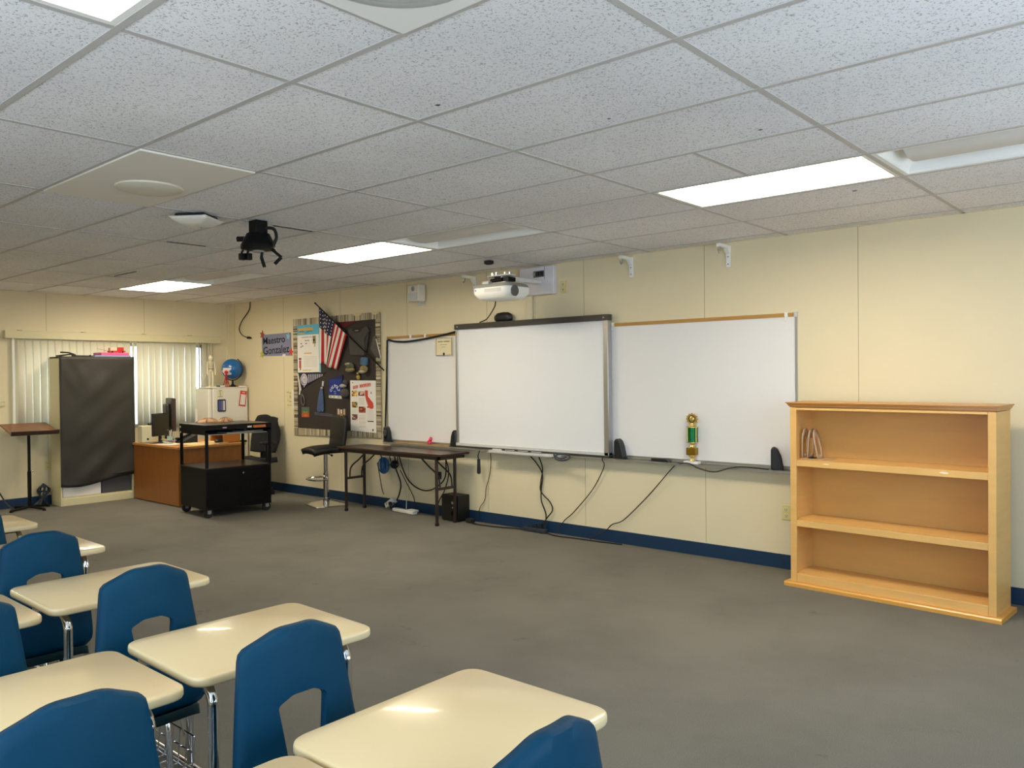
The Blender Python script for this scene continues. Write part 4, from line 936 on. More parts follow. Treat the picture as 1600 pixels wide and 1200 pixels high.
# ------------------------------------------------------------------ teacher's corner
# tall bookcase papered over in black, against the window wall
X0, X1, Y0, Y1, ZT = .068, .365, -2.405, -1.535, 1.80
t = thing('metal_bookcase', 'tall cream metal bookcase with its front covered in black paper, against the window wall', 'bookcase', (.17, (Y0+Y1)/2, 0))
part('side_panel', MB().box(X0, Y0, 0, X1, Y0+.02, ZT), CREAM, t, bevel=.002)
part('side_panel', MB().box(X0, Y1-.02, 0, X1, Y1, ZT), CREAM, t, bevel=.002)
part('back_panel', MB().box(X0, Y0+.02, 0, X0+.006, Y1-.02, ZT), CREAM, t)
part('top', MB().box(X0, Y0, ZT-.02, X1, Y1, ZT+.002), CREAM, t, bevel=.002)
part('plinth', MB().box(X0+.006, Y0+.02, 0, X1, Y1-.02, .085), CREAM, t, bevel=.002)
for z in (.085, .5, .93, 1.36): part('shelf', MB().box(X0+.006, Y0+.02, z, X1-.01, Y1-.02, z+.02), CREAM, t)
def pp(u, v):
    y = Y0-.004+(Y1-Y0+.012)*u
    zb = .235+.075*u**2-.02*math.sin(u*6); z = ZT+.005-(ZT+.005-zb)*v
    w_ = .008*math.sin(9*u+5*v+2*math.sin(7*v))+.006*math.sin(17*v-6*u+3*u*v)+.004*math.sin(31*v+13*u)+.010*math.exp(-((u-.12)**2+(v-.1)**2)*40)*math.sin(30*(v-u))
    return (X1+.030+w_*min(1, 1.2-abs(2*u-1)), y, z)
pc = part('paper_cover', MB().grid(pp, 30, 40), PAPERB, t, solid=.0015, label='wrinkled black paper cover')
part('fold', MB().add([(X1+.046, Y1-.30, .35), (X1+.048, Y1-.02, .375), (X1+.046, Y1-.02, .34), (X1+.052, Y1-.16, .325)], [(0, 1, 2, 3)]), PAPERB, pc, solid=.002)
solo('white_carton', MB().box(X1-.10, Y0+.03, .107, X1-.015, Y0+.47, .29), PAPER, 'white carton at the bottom of the black-papered bookcase', 'carton', (X1-.05, Y0+.25, .106), bevel=.003)
solo('grey_carton', MB().box(X1-.12, Y0+.485, .107, X1-.02, Y1-.03, .30), M('slate_carton', '4b4a4e', .7), 'dark grey carton at the bottom of the black-papered bookcase', 'carton', (X1-.05, Y0+.7, .106), bevel=.003)
solo('folder', MB().box(.09, Y0+.42, ZT+.003, .355, Y1-.01, ZT+.022), M('pale_blue_card', '8d9cc8', .6), 'pale blue folder on top of the black-papered bookcase', 'folder', (.18, -1.7, ZT+.003), bevel=.002)
solo('folder', MB().box(.10, Y0+.50, ZT+.0225, .345, Y1-.03, ZT+.058), M('pink_card', 'd3588a', .6, var=.15), 'pink folder lying on the pale blue one', 'folder', (.18, -1.7, ZT+.022), bevel=.002)
t = thing('toy_car', 'small red and white toy on the pink folder', 'toy', (.2, -1.63, ZT+.059))
RED = M('toy_red', 'c63026', .4)
part('chassis', MB().box(.16, -1.76, ZT+.067, .24, -1.56, ZT+.085), RED, t, bevel=.004)
part('cab', MB().box(.165, -1.66, ZT+.083, .235, -1.58, ZT+.13), RED, t, bevel=.008)
part('box', MB().box(.165, -1.75, ZT+.085, .235, -1.665, ZT+.125), flat('eac6b0'), t, bevel=.004)
for y in (-1.73, -1.60):
    for x in (.155, .235): part('wheel', MB().cyl((x, y, ZT+.071), (x+.012, y, ZT+.071), .012, n=12), RUBBER, t)
part('aerial', MB().cyl((.2, -1.76, ZT+.08), (.2, -1.90, ZT+.11), .002, n=6), RED, t)
solo('cable_coil', MB().tube(cr([(.28, Y0+.0, ZT+.008), (.29, Y0+.08, ZT+.02), (.30, Y0+.16, ZT+.03), (.28, Y0+.22, ZT+.025), (.29, Y0+.14, ZT+.05), (.28, Y0+.05, ZT+.055)]), .009, 8).tube(cr([(.30, Y0+.17, ZT+.014), (.30, Y0+.28, ZT+.012), (.30, Y0+.38, ZT+.012)]), .008, 8).sph((.30, Y0+.385, ZT+.014), .014), RUBBER, 'black cable lying on top of the black-papered bookcase', 'cord', (.29, Y0+.15, ZT+.002))

# lectern stand
lx, ly = .285, -2.715
t = thing('lectern', 'brown tilted lectern board on a thin black pole by the window wall', 'lectern', (lx, ly, 0))
R = Matrix.Rotation(math.radians(13), 3, 'Y')
part('board', MB().box(lx-.21, ly-.245, .945, lx+.215, ly+.255, .962, R, (lx, ly, .953)), WALNUT2, t, bevel=.003)
part('board_edge', MB().box(lx+.20, ly-.25, .935, lx+.222, ly+.26, .985, R, (lx, ly, .953)), WALNUT, t, bevel=.004)
part('underside_bracket', MB().box(lx-.10, ly-.21, .905, lx+.12, ly+.215, .935, R, (lx, ly, .953)), GREY, t)
part('pole', MB().cyl((lx, ly, .02), (lx, ly, .45), .021, n=16).cyl((lx, ly, .45), (lx, ly, .93), .016, n=16), SATIN, t)
part('clamp_knob', MB().cyl((lx, ly, .45), (lx, ly+.03, .45), .006, n=8).sph((lx, ly+.035, .45), .012), CHROME, t)
for a in (.35, 1.92, 3.49, 5.06):
    p = (lx+.235*math.cos(a), ly+.235*math.sin(a))
    part('foot', MB().cyl((lx, ly, .035), (*p, .018), .016, .013, 10).cyl((*p, 0), (*p, .02), .018, n=10), SATIN, t)
b = MB(); random.seed(2)
for k in range(7):
    r0 = random.uniform(.06, .13)
    b.tube(cr([(.05+.02*k, -2.53+.01*k, .01), (.06+.01*k, -2.52-.01*k, .08+r0), (.10+.01*k, -2.50, .10+r0*1.3), (.13, -2.51+.01*k, .06+r0), (.16, -2.56-.015*k, .012)], 6), .008, 6)
solo('cable_pile', b, M('dark_blue_rubber', '27303c'), 'heap of black cables on the floor between lectern and black-papered bookcase', 'cable bundle', (.1, -2.46, 0))
cord([(.03, -3.05, .40), (.05, -2.98, .25), (.12, -2.92, .10), (.25, -2.88, .02)], .008, CORD, 'dark cord coming down at the left edge of the photo behind the lectern')

# desk
dx0, dx1, dy0, dy1, dz = .392, 1.575, -1.545, -.68, .715
t = thing('teacher_desk', "orange brown wooden teacher's desk behind the black cart", 'desk', ((dx0+dx1)/2, (dy0+dy1)/2, 0))
part('desktop', MB().box(dx0-.003, dy0-.015, dz-.03, dx1+.01, dy1+.01, dz), M('desk_top_laminate', 'c58a4a', .35, var=.12, scale=3, stretch=(1, 8, 8), detail=5), t, bevel=.004)
part('modesty_panel', MB().box(dx0, dy0, .01, dx1, dy0+.02, dz-.03), DESKW, t, bevel=.002)
part('end_panel', MB().box(dx1-.02, dy0+.02, .01, dx1, dy1, dz-.03), DESKW, t, bevel=.002)
part('end_panel', MB().box(dx0, dy0+.02, .01, dx0+.02, dy1, dz-.03), DESKW, t, bevel=.002)
dr = part('drawer_pedestal', MB().box(dx0+.02, dy0+.03, .06, dx0+.42, dy1-.02, dz-.03), DESKW, t, bevel=.002)
for k in range(3):
    part('drawer_handle', MB().box(dx0+.15, dy1-.02, .15+.19*k, dx0+.29, dy1, .165+.19*k), ALU, dr)
solo('desk_organizer', MB().box(1.18, -.93, dz, 1.50, -.70, dz+.012).box(1.18, -.93, dz, 1.19, -.70, dz+.13).box(1.49, -.93, dz, 1.50, -.70, dz+.13).box(1.18, -.71, dz, 1.50, -.70, dz+.13).box(1.18, -.93, dz+.118, 1.50, -.70, dz+.13), M('orange_wood', 'b9762f', .45, var=.15, scale=4), 'small orange wooden shelf on the right end of the desk', 'desk shelf', (1.34, -.81, dz), bevel=.002)
t = thing('computer_mouse', 'black oval computer mouse on the papers at the right end of the desk', 'mouse', (1.50, -.99, dz+.02))
part('shell', MB().sph((1.50, -.99, dz+.032), .055, (.65, 1.05, .45)), BLACK, t)
part('wheel', MB().cyl((1.475, -1.01, dz+.052), (1.485, -1.01, dz+.052), .008, n=10), GREY, t)
solo('paper_stack', MB().box(1.20, -1.36, dz, 1.565, -1.02, dz+.006).box(1.26, -1.12, dz+.006, 1.56, -.90, dz+.012, Matrix.Rotation(.15, 3, 'Z')).box(1.15, -1.40, dz+.006, 1.45, -1.15, dz+.010, Matrix.Rotation(-.25, 3, 'Z')).box(1.25, -1.10, dz+.012, 1.50, -.96, dz+.020, Matrix.Rotation(-.1, 3, 'Z')), M('tan_folders', 'dcc391', .7, var=.12), 'loose papers and manila folders spread on the desk', 'papers', (1.38, -1.15, dz))
solo('paper_stack', MB().box(.95, -1.52, dz, 1.20, -1.34, dz+.004, Matrix.Rotation(.2, 3, 'Z')).box(1.0, -1.50, dz+.004, 1.27, -1.32, dz+.008, Matrix.Rotation(-.1, 3, 'Z')).mat(1).box(.55, -1.53, dz, .85, -1.40, dz+.004, Matrix.Rotation(.1, 3, 'Z')), [PAPER, flat('7a7468')], 'white and grey papers along the front edge of the desk', 'papers', (1.0, -1.45, dz))
# big monitor, seen from behind
t = thing('monitor', 'large black computer monitor on the desk, its back to the camera', 'monitor', (.47, -1.12, dz), math.radians(-14))
part('screen_case', MB().box(-.18, .0, .13, .18, .045, .555), M('monitor_back', '24221d', .4), t, local=True, bevel=.012)
part('back_housing', MB().box(-.13, -.05, .18, .09, .002, .48), M('monitor_back', '24221d', .4), t, local=True, bevel=.02)
part('bezel', MB().box(.178, .002, .13, .198, .048, .55), flat('33201b'), t, local=True, bevel=.003)
part('screen', MB().box(-.165, .046, .15, .165, .048, .54), M('dark_screen', '0a0a0c', .15), t, local=True)
part('stand', MB().box(-.03, -.05, .006, .03, -.02, .25).box(-.11, -.10, .0, .11, .08, .012), BLACK, t, local=True, bevel=.004)
# thin monitor, seen edge on
t = thing('monitor', 'thin black monitor seen edge-on in front of the large one', 'monitor', (.76, -1.385, dz), math.radians(-58))
part('screen_case', MB().box(-.165, .0, .09, .165, .035, .375), M('thin_case', '1c191f', .35), t, local=True, bevel=.006)
part('screen', MB().box(-.155, .034, .10, .155, .037, .365), M('dark_screen', '0a0a0c', .15), t, local=True)
part('stand', MB().cyl((0, .01, .008), (0, .01, .2), .02, n=14).lathe([(.001, 0), (.09, 0), (.09, .008), (.02, .016)], (0, .01, 0), 28), BLACK, t, local=True)
# telephone
t = thing('telephone', 'black desk telephone beside the thin monitor', 'telephone', (1.08, -1.22, dz))
part('base', MB().prism([(1.0, -1.30, dz), (1.0, -1.10, dz), (1.0, -1.10, dz+.11), (1.0, -1.30, dz+.03)], (.19, 0, 0)), BLACK, t, bevel=.006, smooth=False)
part('handset', MB().box(1.0, -1.29, dz+.055, 1.05, -1.10, dz+.09, Matrix.Rotation(.38, 3, 'X')).sph((1.025, -1.28, dz+.055), .03, (1, 1, .7)).sph((1.025, -1.115, dz+.118), .03, (1, 1, .7)), SATIN, t, bevel=.008)
part('keypad', MB().box(1.07, -1.27, dz+.055, 1.17, -1.15, dz+.062, Matrix.Rotation(.38, 3, 'X')), GREY, t, label='grey keypad')
# clutter
t = thing('pencil_cup', 'pale cup of pens and scissors behind the thin monitor', 'cup', (.93, -1.33, dz))
part('cup', MB().lathe([(.03, 0), (.036, .09), (.033, .09), (.027, .005)], (.93, -1.33, dz), 18), M('pale_teal', 'a8c2bd', .5), t)
for k, c_ in enumerate(('e8e4dc', '2a4a6a', 'd8d0c0', '1a1a1a')):
    a = k*1.7; part('pen', MB().cyl((.93, -1.33, dz+.01), (.93+.04*math.cos(a), -1.33+.04*math.sin(a), dz+.17), .005, n=8), flat(c_), t)
b = MB(); random.seed(9)
for k in range(9):
    x, y = random.uniform(.93, 1.08), random.uniform(-1.43, -1.33)
    b.mat(k % 3).box(x-.04, y-.03, dz+.004+.006*k, x+.04, y+.03, dz+.009+.006*k, Matrix.Rotation(random.uniform(-.6, .6), 3, 'Z'))
solo('paper_clutter', b, [flat('cfd6d2'), flat('8a8f8c'), flat('d8c9a4')], 'small heap of cards and scraps between monitor and telephone', 'papers', (1.0, -1.38, dz))
# box with flower pattern, and things on it
t = thing('paper_box', 'cream box with a red and green flower print at the left end of the desk', 'box', (.45, -1.38, dz))
part('box', MB().box(.40, -1.495, dz, .52, -1.27, dz+.21), M('cream_card', 'd8d4b4', .6), t, bevel=.004)
part('print', MB().sph((.521, -1.31, dz+.10), .022, (.1, 1, 1)).sph((.521, -1.285, dz+.085), .022, (.1, 1.1, .8)), flat('b83a34'), t)
part('print_leaf', MB().sph((.521, -1.33, dz+.15), .025, (.1, 1, .6)).sph((.521, -1.35, dz+.11), .02, (.1, 1, .5)), flat('5a7a3c'), t)
part('mark', MB().cyl((.519, -1.42, dz+.04), (.522, -1.42, dz+.04), .014), BLACK, t)
solo('stapler', MB().prism([(.40, -1.37, dz+.211), (.40, -1.22, dz+.211), (.40, -1.22, dz+.245), (.40, -1.30, dz+.262), (.40, -1.37, dz+.235)], (.06, 0, 0)), BLACK, 'black stapler on the cream box', 'stapler', (.43, -1.3, dz+.211), bevel=.006)

# refrigerator
fx0, fx1, fy0, fy1, fz = .19, .56, -.61, -.03, 1.40
t = thing('refrigerator', 'white refrigerator in the corner behind the desk', 'refrigerator', ((fx0+fx1)/2, (fy0+fy1)/2, 0))
FRW = M('fridge_white', 'dfdcd0', .35, var=.015, scale=2)
part('cabinet', MB().box(fx0, fy0+.06, .03, fx1, fy1, fz-.012), FRW, t, bevel=.006)
part('top', MB().box(fx0-.005, fy0, fz-.012, fx1+.005, fy1, fz), M('fridge_top', 'e6e3da', .4, var=.02), t, bevel=.005)
d_ = part('door', MB().box(fx0+.005, fy0, .50, fx1-.005, fy0+.055, fz-.016), FRW, t, bevel=.015, seg=3)
part('handle', MB().box(fx0+.04, fy0-.03, .85, fx0+.06, fy0+.002, 1.1), FRW, d_, bevel=.006)
part('door', MB().box(fx0+.005, fy0, .06, fx1-.005, fy0+.055, .492), FRW, t, bevel=.015, seg=3)
for x in (fx0+.05, fx1-.05):
    for y in (fy0+.09, fy1-.05): part('foot', MB().cyl((x, y, 0), (x, y, .032), .02, n=12), RUBBER, t)
X = fx1
solo('magnet_frame', MB().prism([(X+.001, y, z) for y, z in rp([(-.485, 1.065), (-.365, 1.065), (-.365, 1.235), (-.485, 1.235)], .02, 4)], (.008, 0, 0)).mat(1).box(X+.009, -.47, 1.085, X+.011, -.43, 1.215).mat(2).box(X+.009, -.43, 1.085, X+.011, -.405, 1.215).mat(3).box(X+.009, -.405, 1.085, X+.011, -.38, 1.215), [flat('20233f'), flat('4a5390'), flat('6e6e74'), flat('d4d0cc')], 'navy framed magnet picture on the refrigerator', 'picture', (X, -.42, 1.065))
R = Matrix.Rotation(-.14, 3, 'X')
solo('notepad', MB().box(X+.001, -.155, 1.13, X+.006, -.055, 1.345, R).mat(1).box(X+.006, -.142, 1.15, X+.008, -.068, 1.295, R, (X, -.105, 1.2375)).mat(2).box(X+.006, -.125, 1.315, X+.008, -.085, 1.325, R, (X, -.105, 1.2375)), [flat('c8473f'), flat('e6dcd4'), flat('ecd0cc')], 'red and white notepad hanging askew on the refrigerator', 'notepad', (X, -.105, 1.13))
solo('sticky_note', MB().box(X+.001, -.49, 1.265, X+.003, -.40, 1.37).mat(1).box(X+.003, -.447, 1.285, X+.005, -.441, 1.355).box(X+.003, -.46, 1.35, X+.005, -.42, 1.356).box(X+.003, -.48, 1.268, X+.005, -.41, 1.274), [flat('d9d3b0'), flat('7d774c')], 'pale yellow note above the navy magnet', 'note', (X, -.44, 1.265))
# on the refrigerator
gx_, gy_, gz_ = .40, -.168, fz
t = thing('globe', 'blue globe on a black stand on top of the refrigerator', 'globe', (gx_, gy_, gz_))
gc = Vector((gx_, gy_, gz_+.25)); gr = .143
part('sphere', MB().sph(gc, gr, n=32, m=20), M('ocean_blue', '0f62a8', .25, var=.12, scale=8, coat=.4), t)
ax_ = Vector((.55*math.cos(.6), .55*math.sin(.6), 1)).normalized(); sd = Vector((math.cos(.6), math.sin(.6), 0))
part('meridian', MB().tube([gc+(ax_*math.cos(a)+(sd-ax_*sd.dot(ax_)).normalized()*math.sin(a))*(gr+.014) for a in [k*PI/16 for k in range(17)]], .008, 8), BLACK, t)
part('stand', MB().lathe([(.065, 0), (.065, .008), (.03, .025), (.014, .04), (.012, .085), (.02, .098)], (gx_+.01, gy_, gz_), 24), BLACK, t)
b = MB()
lc = gc+Vector((-.02, -.11, -.05))
def cont(u, v):
    a, e = -1.15+(u-.5)*.9+.12*math.sin(9*v), -.25+(v-.5)*.7
    return gc+Vector((math.cos(e)*math.cos(a), math.cos(e)*math.sin(a), math.sin(e)))*(gr+.0012)
part('land', b.grid(cont, 8, 8), flat('e2d6d0'), t)
# skeleton figure
kx, ky, kz = .43, -.50, fz
t = thing('skeleton_model', 'small ivory skeleton model hanging on a stand on the refrigerator', 'skeleton model', (kx, ky, kz))
BONE = M('ivory_bone', 'ded6b8', .5, var=.06)
part('skull', MB().sph((kx, ky, kz+.40), .034, (.9, 1, 1.05)).box(kx+.008, ky-.012, kz+.368, kx+.024, ky+.012, kz+.385), BONE, t, bevel=.004)
b = MB().tube([(kx, ky, kz+.375), (kx-.008, ky, kz+.30), (kx-.004, ky, kz+.235)], .009, 8)
for k in range(6):
    z = kz+.345-.015*k; w_ = .035-.002*abs(k-2)
    b.tube([(kx-.005+.026*math.cos(a), ky+w_*math.sin(a), z-.004*math.cos(a)) for a in [j*2*PI/12 for j in range(12)]], .0055, 6, True)
b.cyl((kx, ky-.045, kz+.352), (kx, ky+.045, kz+.352), .006, n=8)
part('rib_cage', b, BONE, t)
part('pelvis', MB().sph((kx, ky, kz+.225), .03, (.6, 1, .55)), BONE, t)
for s in (-1, 1):
    part('arm', MB().tube(cr([(kx, ky+s*.045, kz+.35), (kx+.005, ky+s*.055, kz+.27), (kx+.015, ky+s*.058, kz+.20), (kx+.02, ky+s*.05, kz+.165)], 5), .010, 8), BONE, t)
    part('leg', MB().tube(cr([(kx, ky+s*.02, kz+.22), (kx+.008, ky+s*.024, kz+.125), (kx, ky+s*.022, kz+.03)], 5), .012, 8).box(kx-.012, ky+s*.022-.01, kz+.012, kx+.03, ky+s*.022+.01, kz+.028), BONE, t, bevel=.003)
part('stand', MB().cyl((kx-.03, ky, kz), (kx-.03, ky, kz+.45), .004, n=8).cyl((kx-.03, ky, kz+.445), (kx, ky, kz+.44), .003, n=8).cyl((kx, ky, kz+.425), (kx, ky, kz+.44), .003, n=8).box(kx-.06, ky-.05, kz, kx+.05, ky+.05, kz+.012), BONE, t)
# small red lattice tower
ex, ey = .50, -.315
t = thing('tower_figurine', 'small red lattice tower figurine in front of the globe', 'figurine', (ex, ey, fz))
TR = M('tower_red', '9c1220', .4)
b = MB()
for sx_ in (-1, 1):
    for sy_ in (-1, 1):
        b.tube([(ex+sx_*.032, ey+sy_*.032, fz+.004), (ex+sx_*.019, ey+sy_*.019, fz+.06), (ex+sx_*.010, ey+sy_*.010, fz+.12), (ex+sx_*.003, ey+sy_*.003, fz+.205)], .0055, 6)
part('lattice', b, TR, t)
part('platform', MB().box(ex-.026, ey-.026, fz+.05, ex+.026, ey+.026, fz+.062).box(ex-.017, ey-.017, fz+.105, ex+.017, ey+.017, fz+.115), TR, t)
part('base', MB().box(ex-.04, ey-.04, fz, ex+.04, ey+.04, fz+.008), TR, t)
part('spire', MB().cyl((ex, ey, fz+.20), (ex, ey, fz+.235), .005, .002, 8), TR, t)
part('cap', MB().box(ex-.018, ey-.018, fz+.185, ex+.018, ey+.018, fz+.222), flat('c4203a'), t, bevel=.003)
solo('book', MB().box(.49, -.165, fz+.001, .552, -.04, fz+.018).mat(1).box(.494, -.16, fz+.004, .554, -.045, fz+.014), [flat('b8463c'), PAPER], 'flat red book on the right edge of the refrigerator top', 'book', (.52, -.1, fz))
solo('book', MB().box(.41, -.42, fz+.001, .515, -.335, fz+.026).mat(1).box(.415, -.415, fz+.005, .518, -.34, fz+.022), [flat('4a6a58'), PAPER], 'dark green book between skeleton and red tower', 'book', (.46, -.38, fz))

# office chair
t = thing('office_chair', 'black fabric office chair with a tall back, between desk and wall', 'office chair', (1.27, -.385, 0), math.radians(12))
def ob_(u, v):
    w_ = .235*math.sqrt(1-.62*(max(0, v-.6)/.4)**2)*(.86+.14*min(1, v*3))
    return ((u-.5)*2*w_, .20+.06*v-.04*(1-(2*u-1)**2)+.03*math.sin(v*3), .53+v*(.505-.085*abs(2*u-1)**2.5))
part('backrest', MB().grid(ob_, 14, 16), FABRIC, t, local=True, solid=.05)
def os_(u, v):
    return ((u-.5)*.48, -.27+.46*v, .46+.02*abs(2*u-1)**2-.03*(1-v)**4)
part('seat', MB().grid(os_, 12, 12), FABRIC, t, local=True, solid=-.07)
part('back_post', MB().box(-.03, .15, .38, .03, .24, .62), BLACK, t, local=True, bevel=.008)
for s in (-1, 1):
    part('armrest', MB().box(s*.27-.03, -.12, .665, s*.27+.03, .13, .695).box(s*.27-.02, -.02, .42, s*.27+.02, .05, .67).box(min(s*.27, s*.15), -.02, .40, max(s*.27, s*.15), .05, .425), BLACK, t, local=True, bevel=.01)
part('gas_column', MB().cyl((0, 0, .08), (0, 0, .40), .03, n=16), BLACK, t, local=True)
for k in range(5):
    a = 2*PI*k/5+.3; p = (.27*math.cos(a), .27*math.sin(a))
    l = part('base_leg', MB().cyl((0, 0, .11), (*p, .075), .026, .018, 10), BLACK, t, local=True)
    part('caster', MB().cyl((p[0]-.02, p[1], .027), (p[0]+.02, p[1], .027), .027, n=14).cyl((*p, .04), (*p, .08), .008, n=8), RUBBER, l, local=True)

# black audio visual cart
cxl, cyl_, hzx, hzy = 2.245, -1.315, .33, .385
t = thing('media_cart', 'black steel cart with a cabinet below and open shelf, on casters', 'cart', (cxl, cyl_, 0), math.radians(-4))
part('cabinet', MB().box(-hzx, -hzy, .085, hzx, hzy, .535), SATIN, t, local=True, bevel=.004)
for s in (-1, 1):
    d_ = part('door', MB().box(hzx, min(s*.005, s*(hzy-.02)), .105, hzx+.006, max(s*.005, s*(hzy-.02)), .515), M('door_black', '050505', .45, spec=.18), t, local=True, bevel=.002)
    if s > 0: part('lock', MB().cyl((hzx+.004, .04, .465), (hzx+.016, .04, .465), .011, n=12), CHROME, d_, local=True)
    for k in range(8): part('louvre', MB().box(hzx+.005, s*.19-.06+.017*k, .28, hzx+.009, s*.19-.054+.017*k, .36), SATIN, d_, local=True)
part('cabinet_top', MB().box(-hzx-.004, -hzy-.004, .53, hzx+.004, hzy+.004, .542), M('shelf_black', '1e1917', .3), t, local=True, bevel=.003)
for sx_ in (-1, 1):
    for sy_ in (-1, 1):
        x, y = sx_*(hzx-.015), sy_*(hzy-.015)
        part('post', MB().box(x-.018, y-.004, .535, x+.018, y+.004, .93).box(x+sx_*.012-.004, y-.018, .535, x+sx_*.012+.004, y+.018, .93), SATIN, t, local=True)
        c_ = part('caster', MB().cyl((x*.92-.016, y*.92, .048), (x*.92+.016, y*.92, .048), .047, n=20), RUBBER, t, local=True)
        part('fork', MB().box(x*.92-.024, y*.92-.02, .045, x*.92-.018, y*.92+.02, .09).box(x*.92+.018, y*.92-.02, .045, x*.92+.024, y*.92+.02, .09).box(x*.92-.024, y*.92-.025, .082, x*.92+.024, y*.92+.025, .09).cyl((x*.92-.026, y*.92, .048), (x*.92+.026, y*.92, .048), .008, n=8), ALU, c_, local=True)
part('top_shelf', MB().box(-hzx-.006, -hzy-.006, 1.0, hzx+.006, hzy+.006, 1.012), M('shelf_black', '1e1917', .3), t, local=True, bevel=.003)
b = MB().box(-hzx-.006, -hzy-.006, .905, -hzx, hzy+.006, 1.012).box(-hzx-.006, -hzy-.006, .905, hzx+.006, -hzy, 1.012).box(-hzx-.006, hzy, .905, hzx+.006, hzy+.006, 1.012).box(hzx, -hzy-.006, .955, hzx+.006, hzy+.006, 1.012)
part('shelf_apron', b, SATIN, t, local=True, bevel=.002)
part('sliding_shelf', MB().box(-hzx+.01, -hzy+.03, .90, hzx-.03, hzy-.03, .908), GREY, t, local=True)
part('warning_label', MB().box(hzx+.006, .17, .962, hzx+.0075, .32, .99), flat('c9702a'), t, local=True, label='orange label')
part('white_label', MB().box(hzx+.006, .10, .966, hzx+.0075, .15, .986), flat('c8c6c2'), t, local=True)
part('white_label', MB().box(hzx+.006, -.19, .972, hzx+.0075, -.145, .986), flat('b8b6b2'), t, local=True)
part('bolt', MB().cyl((-hzx+.03, -hzy-.012, .975), (-hzx+.03, -hzy-.004, .975), .012, n=10).cyl((-hzx+.03, -hzy-.012, .915), (-hzx+.03, -hzy-.004, .915), .012, n=10), LGREY, t, local=True)
random.seed(21); b = MB()
ck = lambda cx_, cy_, r_, k: (lambda u, v: (cx_+r_*(.7+.3*math.sin(7*u*6.28+k))*math.cos(u*2*PI)*math.sin(v*PI/2+.02), cy_+r_*1.5*(.8+.2*math.sin(5*u*6.28+k))*math.sin(u*2*PI)*math.sin(v*PI/2+.02), 1.013+.055*math.cos(v*PI/2)*(.75+.25*math.sin(9*u*6.28+k*2))))
b.grid(ck(2.02, -1.42, .10, 0), 24, 5)
solo('crumpled_bag', b, KRAFT, 'crumpled brown paper bag on the left of the cart top', 'paper bag', (2.02, -1.42, 1.012))
solo('crumpled_bag', MB().grid(ck(2.02, -1.19, .07, 2), 24, 5), KRAFT, 'smaller crumpled brown paper bag on the middle of the cart top', 'paper bag', (2.02, -1.19, 1.012))
solo('paper_stack', MB().box(2.30, -1.45, .909, 2.52, -1.12, .916).box(2.33, -1.28, .916, 2.52, -1.0, .924, Matrix.Rotation(.2, 3, 'Z')), flat('b5aaa0'), 'papers on the sliding shelf under the cart top', 'papers', (2.4, -1.25, .909))
# ------------------------------------------------------------------ student combo desks
GLIDE = M('grey_glide', '3a3a3c', .5)
def shell_back(N=128, K=7):
    """moulded back with an opening: outline -> opening, wrapped round the sitter"""
    outer = rp([(-.176, .41), (.176, .41), (.164, .60), (.132, .862), (.048, .903), (-.048, .903), (-.132, .862), (-.164, .60)], [.05, .05, .1, .026, .09, .09, .026, .1], 10)
    hole = rp([(-.055, .595), (.055, .595), (.074, .735), (.03, .757), (-.03, .757), (-.074, .735)], [.022, .022, .02, .045, .045, .02], 8)
    O, I = radial(outer, (0, .66), N), radial(hole, (0, .67), N)
    def put(y, z, d=0, e=0):
        v = (z-.41)/.50
        x = .06*(1-math.exp(-v*9))-.045*v-.045*(y/.15)**2*v-.05*max(0, .14-v)**2*25
        return Vector((x-d, y*(1+e), z+(.003 if e and z > .8 else 0)))
    vs = [put(*p, .024, .012) for p in O]+[put(*p, .007, .011) for p in O]+[put(*p) for p in O]
    for k in range(1, K+1):
        f = k/K; vs += [put(a[0]*(1-f)+c_[0]*f, a[1]*(1-f)+c_[1]*f) for a, c_ in zip(O, I)]
    R_ = K+3
    vs += [put(*p, .014) for p in I]; R_ += 1
    return MB().add(vs, [(r*N+k, r*N+(k+1) % N, (r+1)*N+(k+1) % N, (r+1)*N+k) for r in range(R_-1) for k in range(N)])
def shell_seat(N=64, K=6):
    o_ = rp([(-.36, -.19), (.03, -.175), (.03, .175), (-.36, .19)], [.09, .07, .07, .09], 6)
    O = radial(o_, (-.17, 0), N); vs = []
    def put(x, y, drop=0):
        return Vector((x, y, .414-.018*math.exp(-((x+.13)**2+y*y)*22)-.05*max(0, (-.25-x)/.11)**2+.02*max(0, (x+.02)/.05)**2-drop))
    vs = [put(x*1.0, y*1.02, .034) for x, y in O]
    for k in range(K+1):
        f = k/K*.97; vs += [put(-.17*f+p[0]*(1-f), p[1]*(1-f)) for p in O]
    return MB().add(vs, [(r*N+k, r*N+(k+1) % N, (r+1)*N+(k+1) % N, (r+1)*N+k) for r in range(K+1) for k in range(N)]+[tuple((K+1)*N+k for k in range(N))])
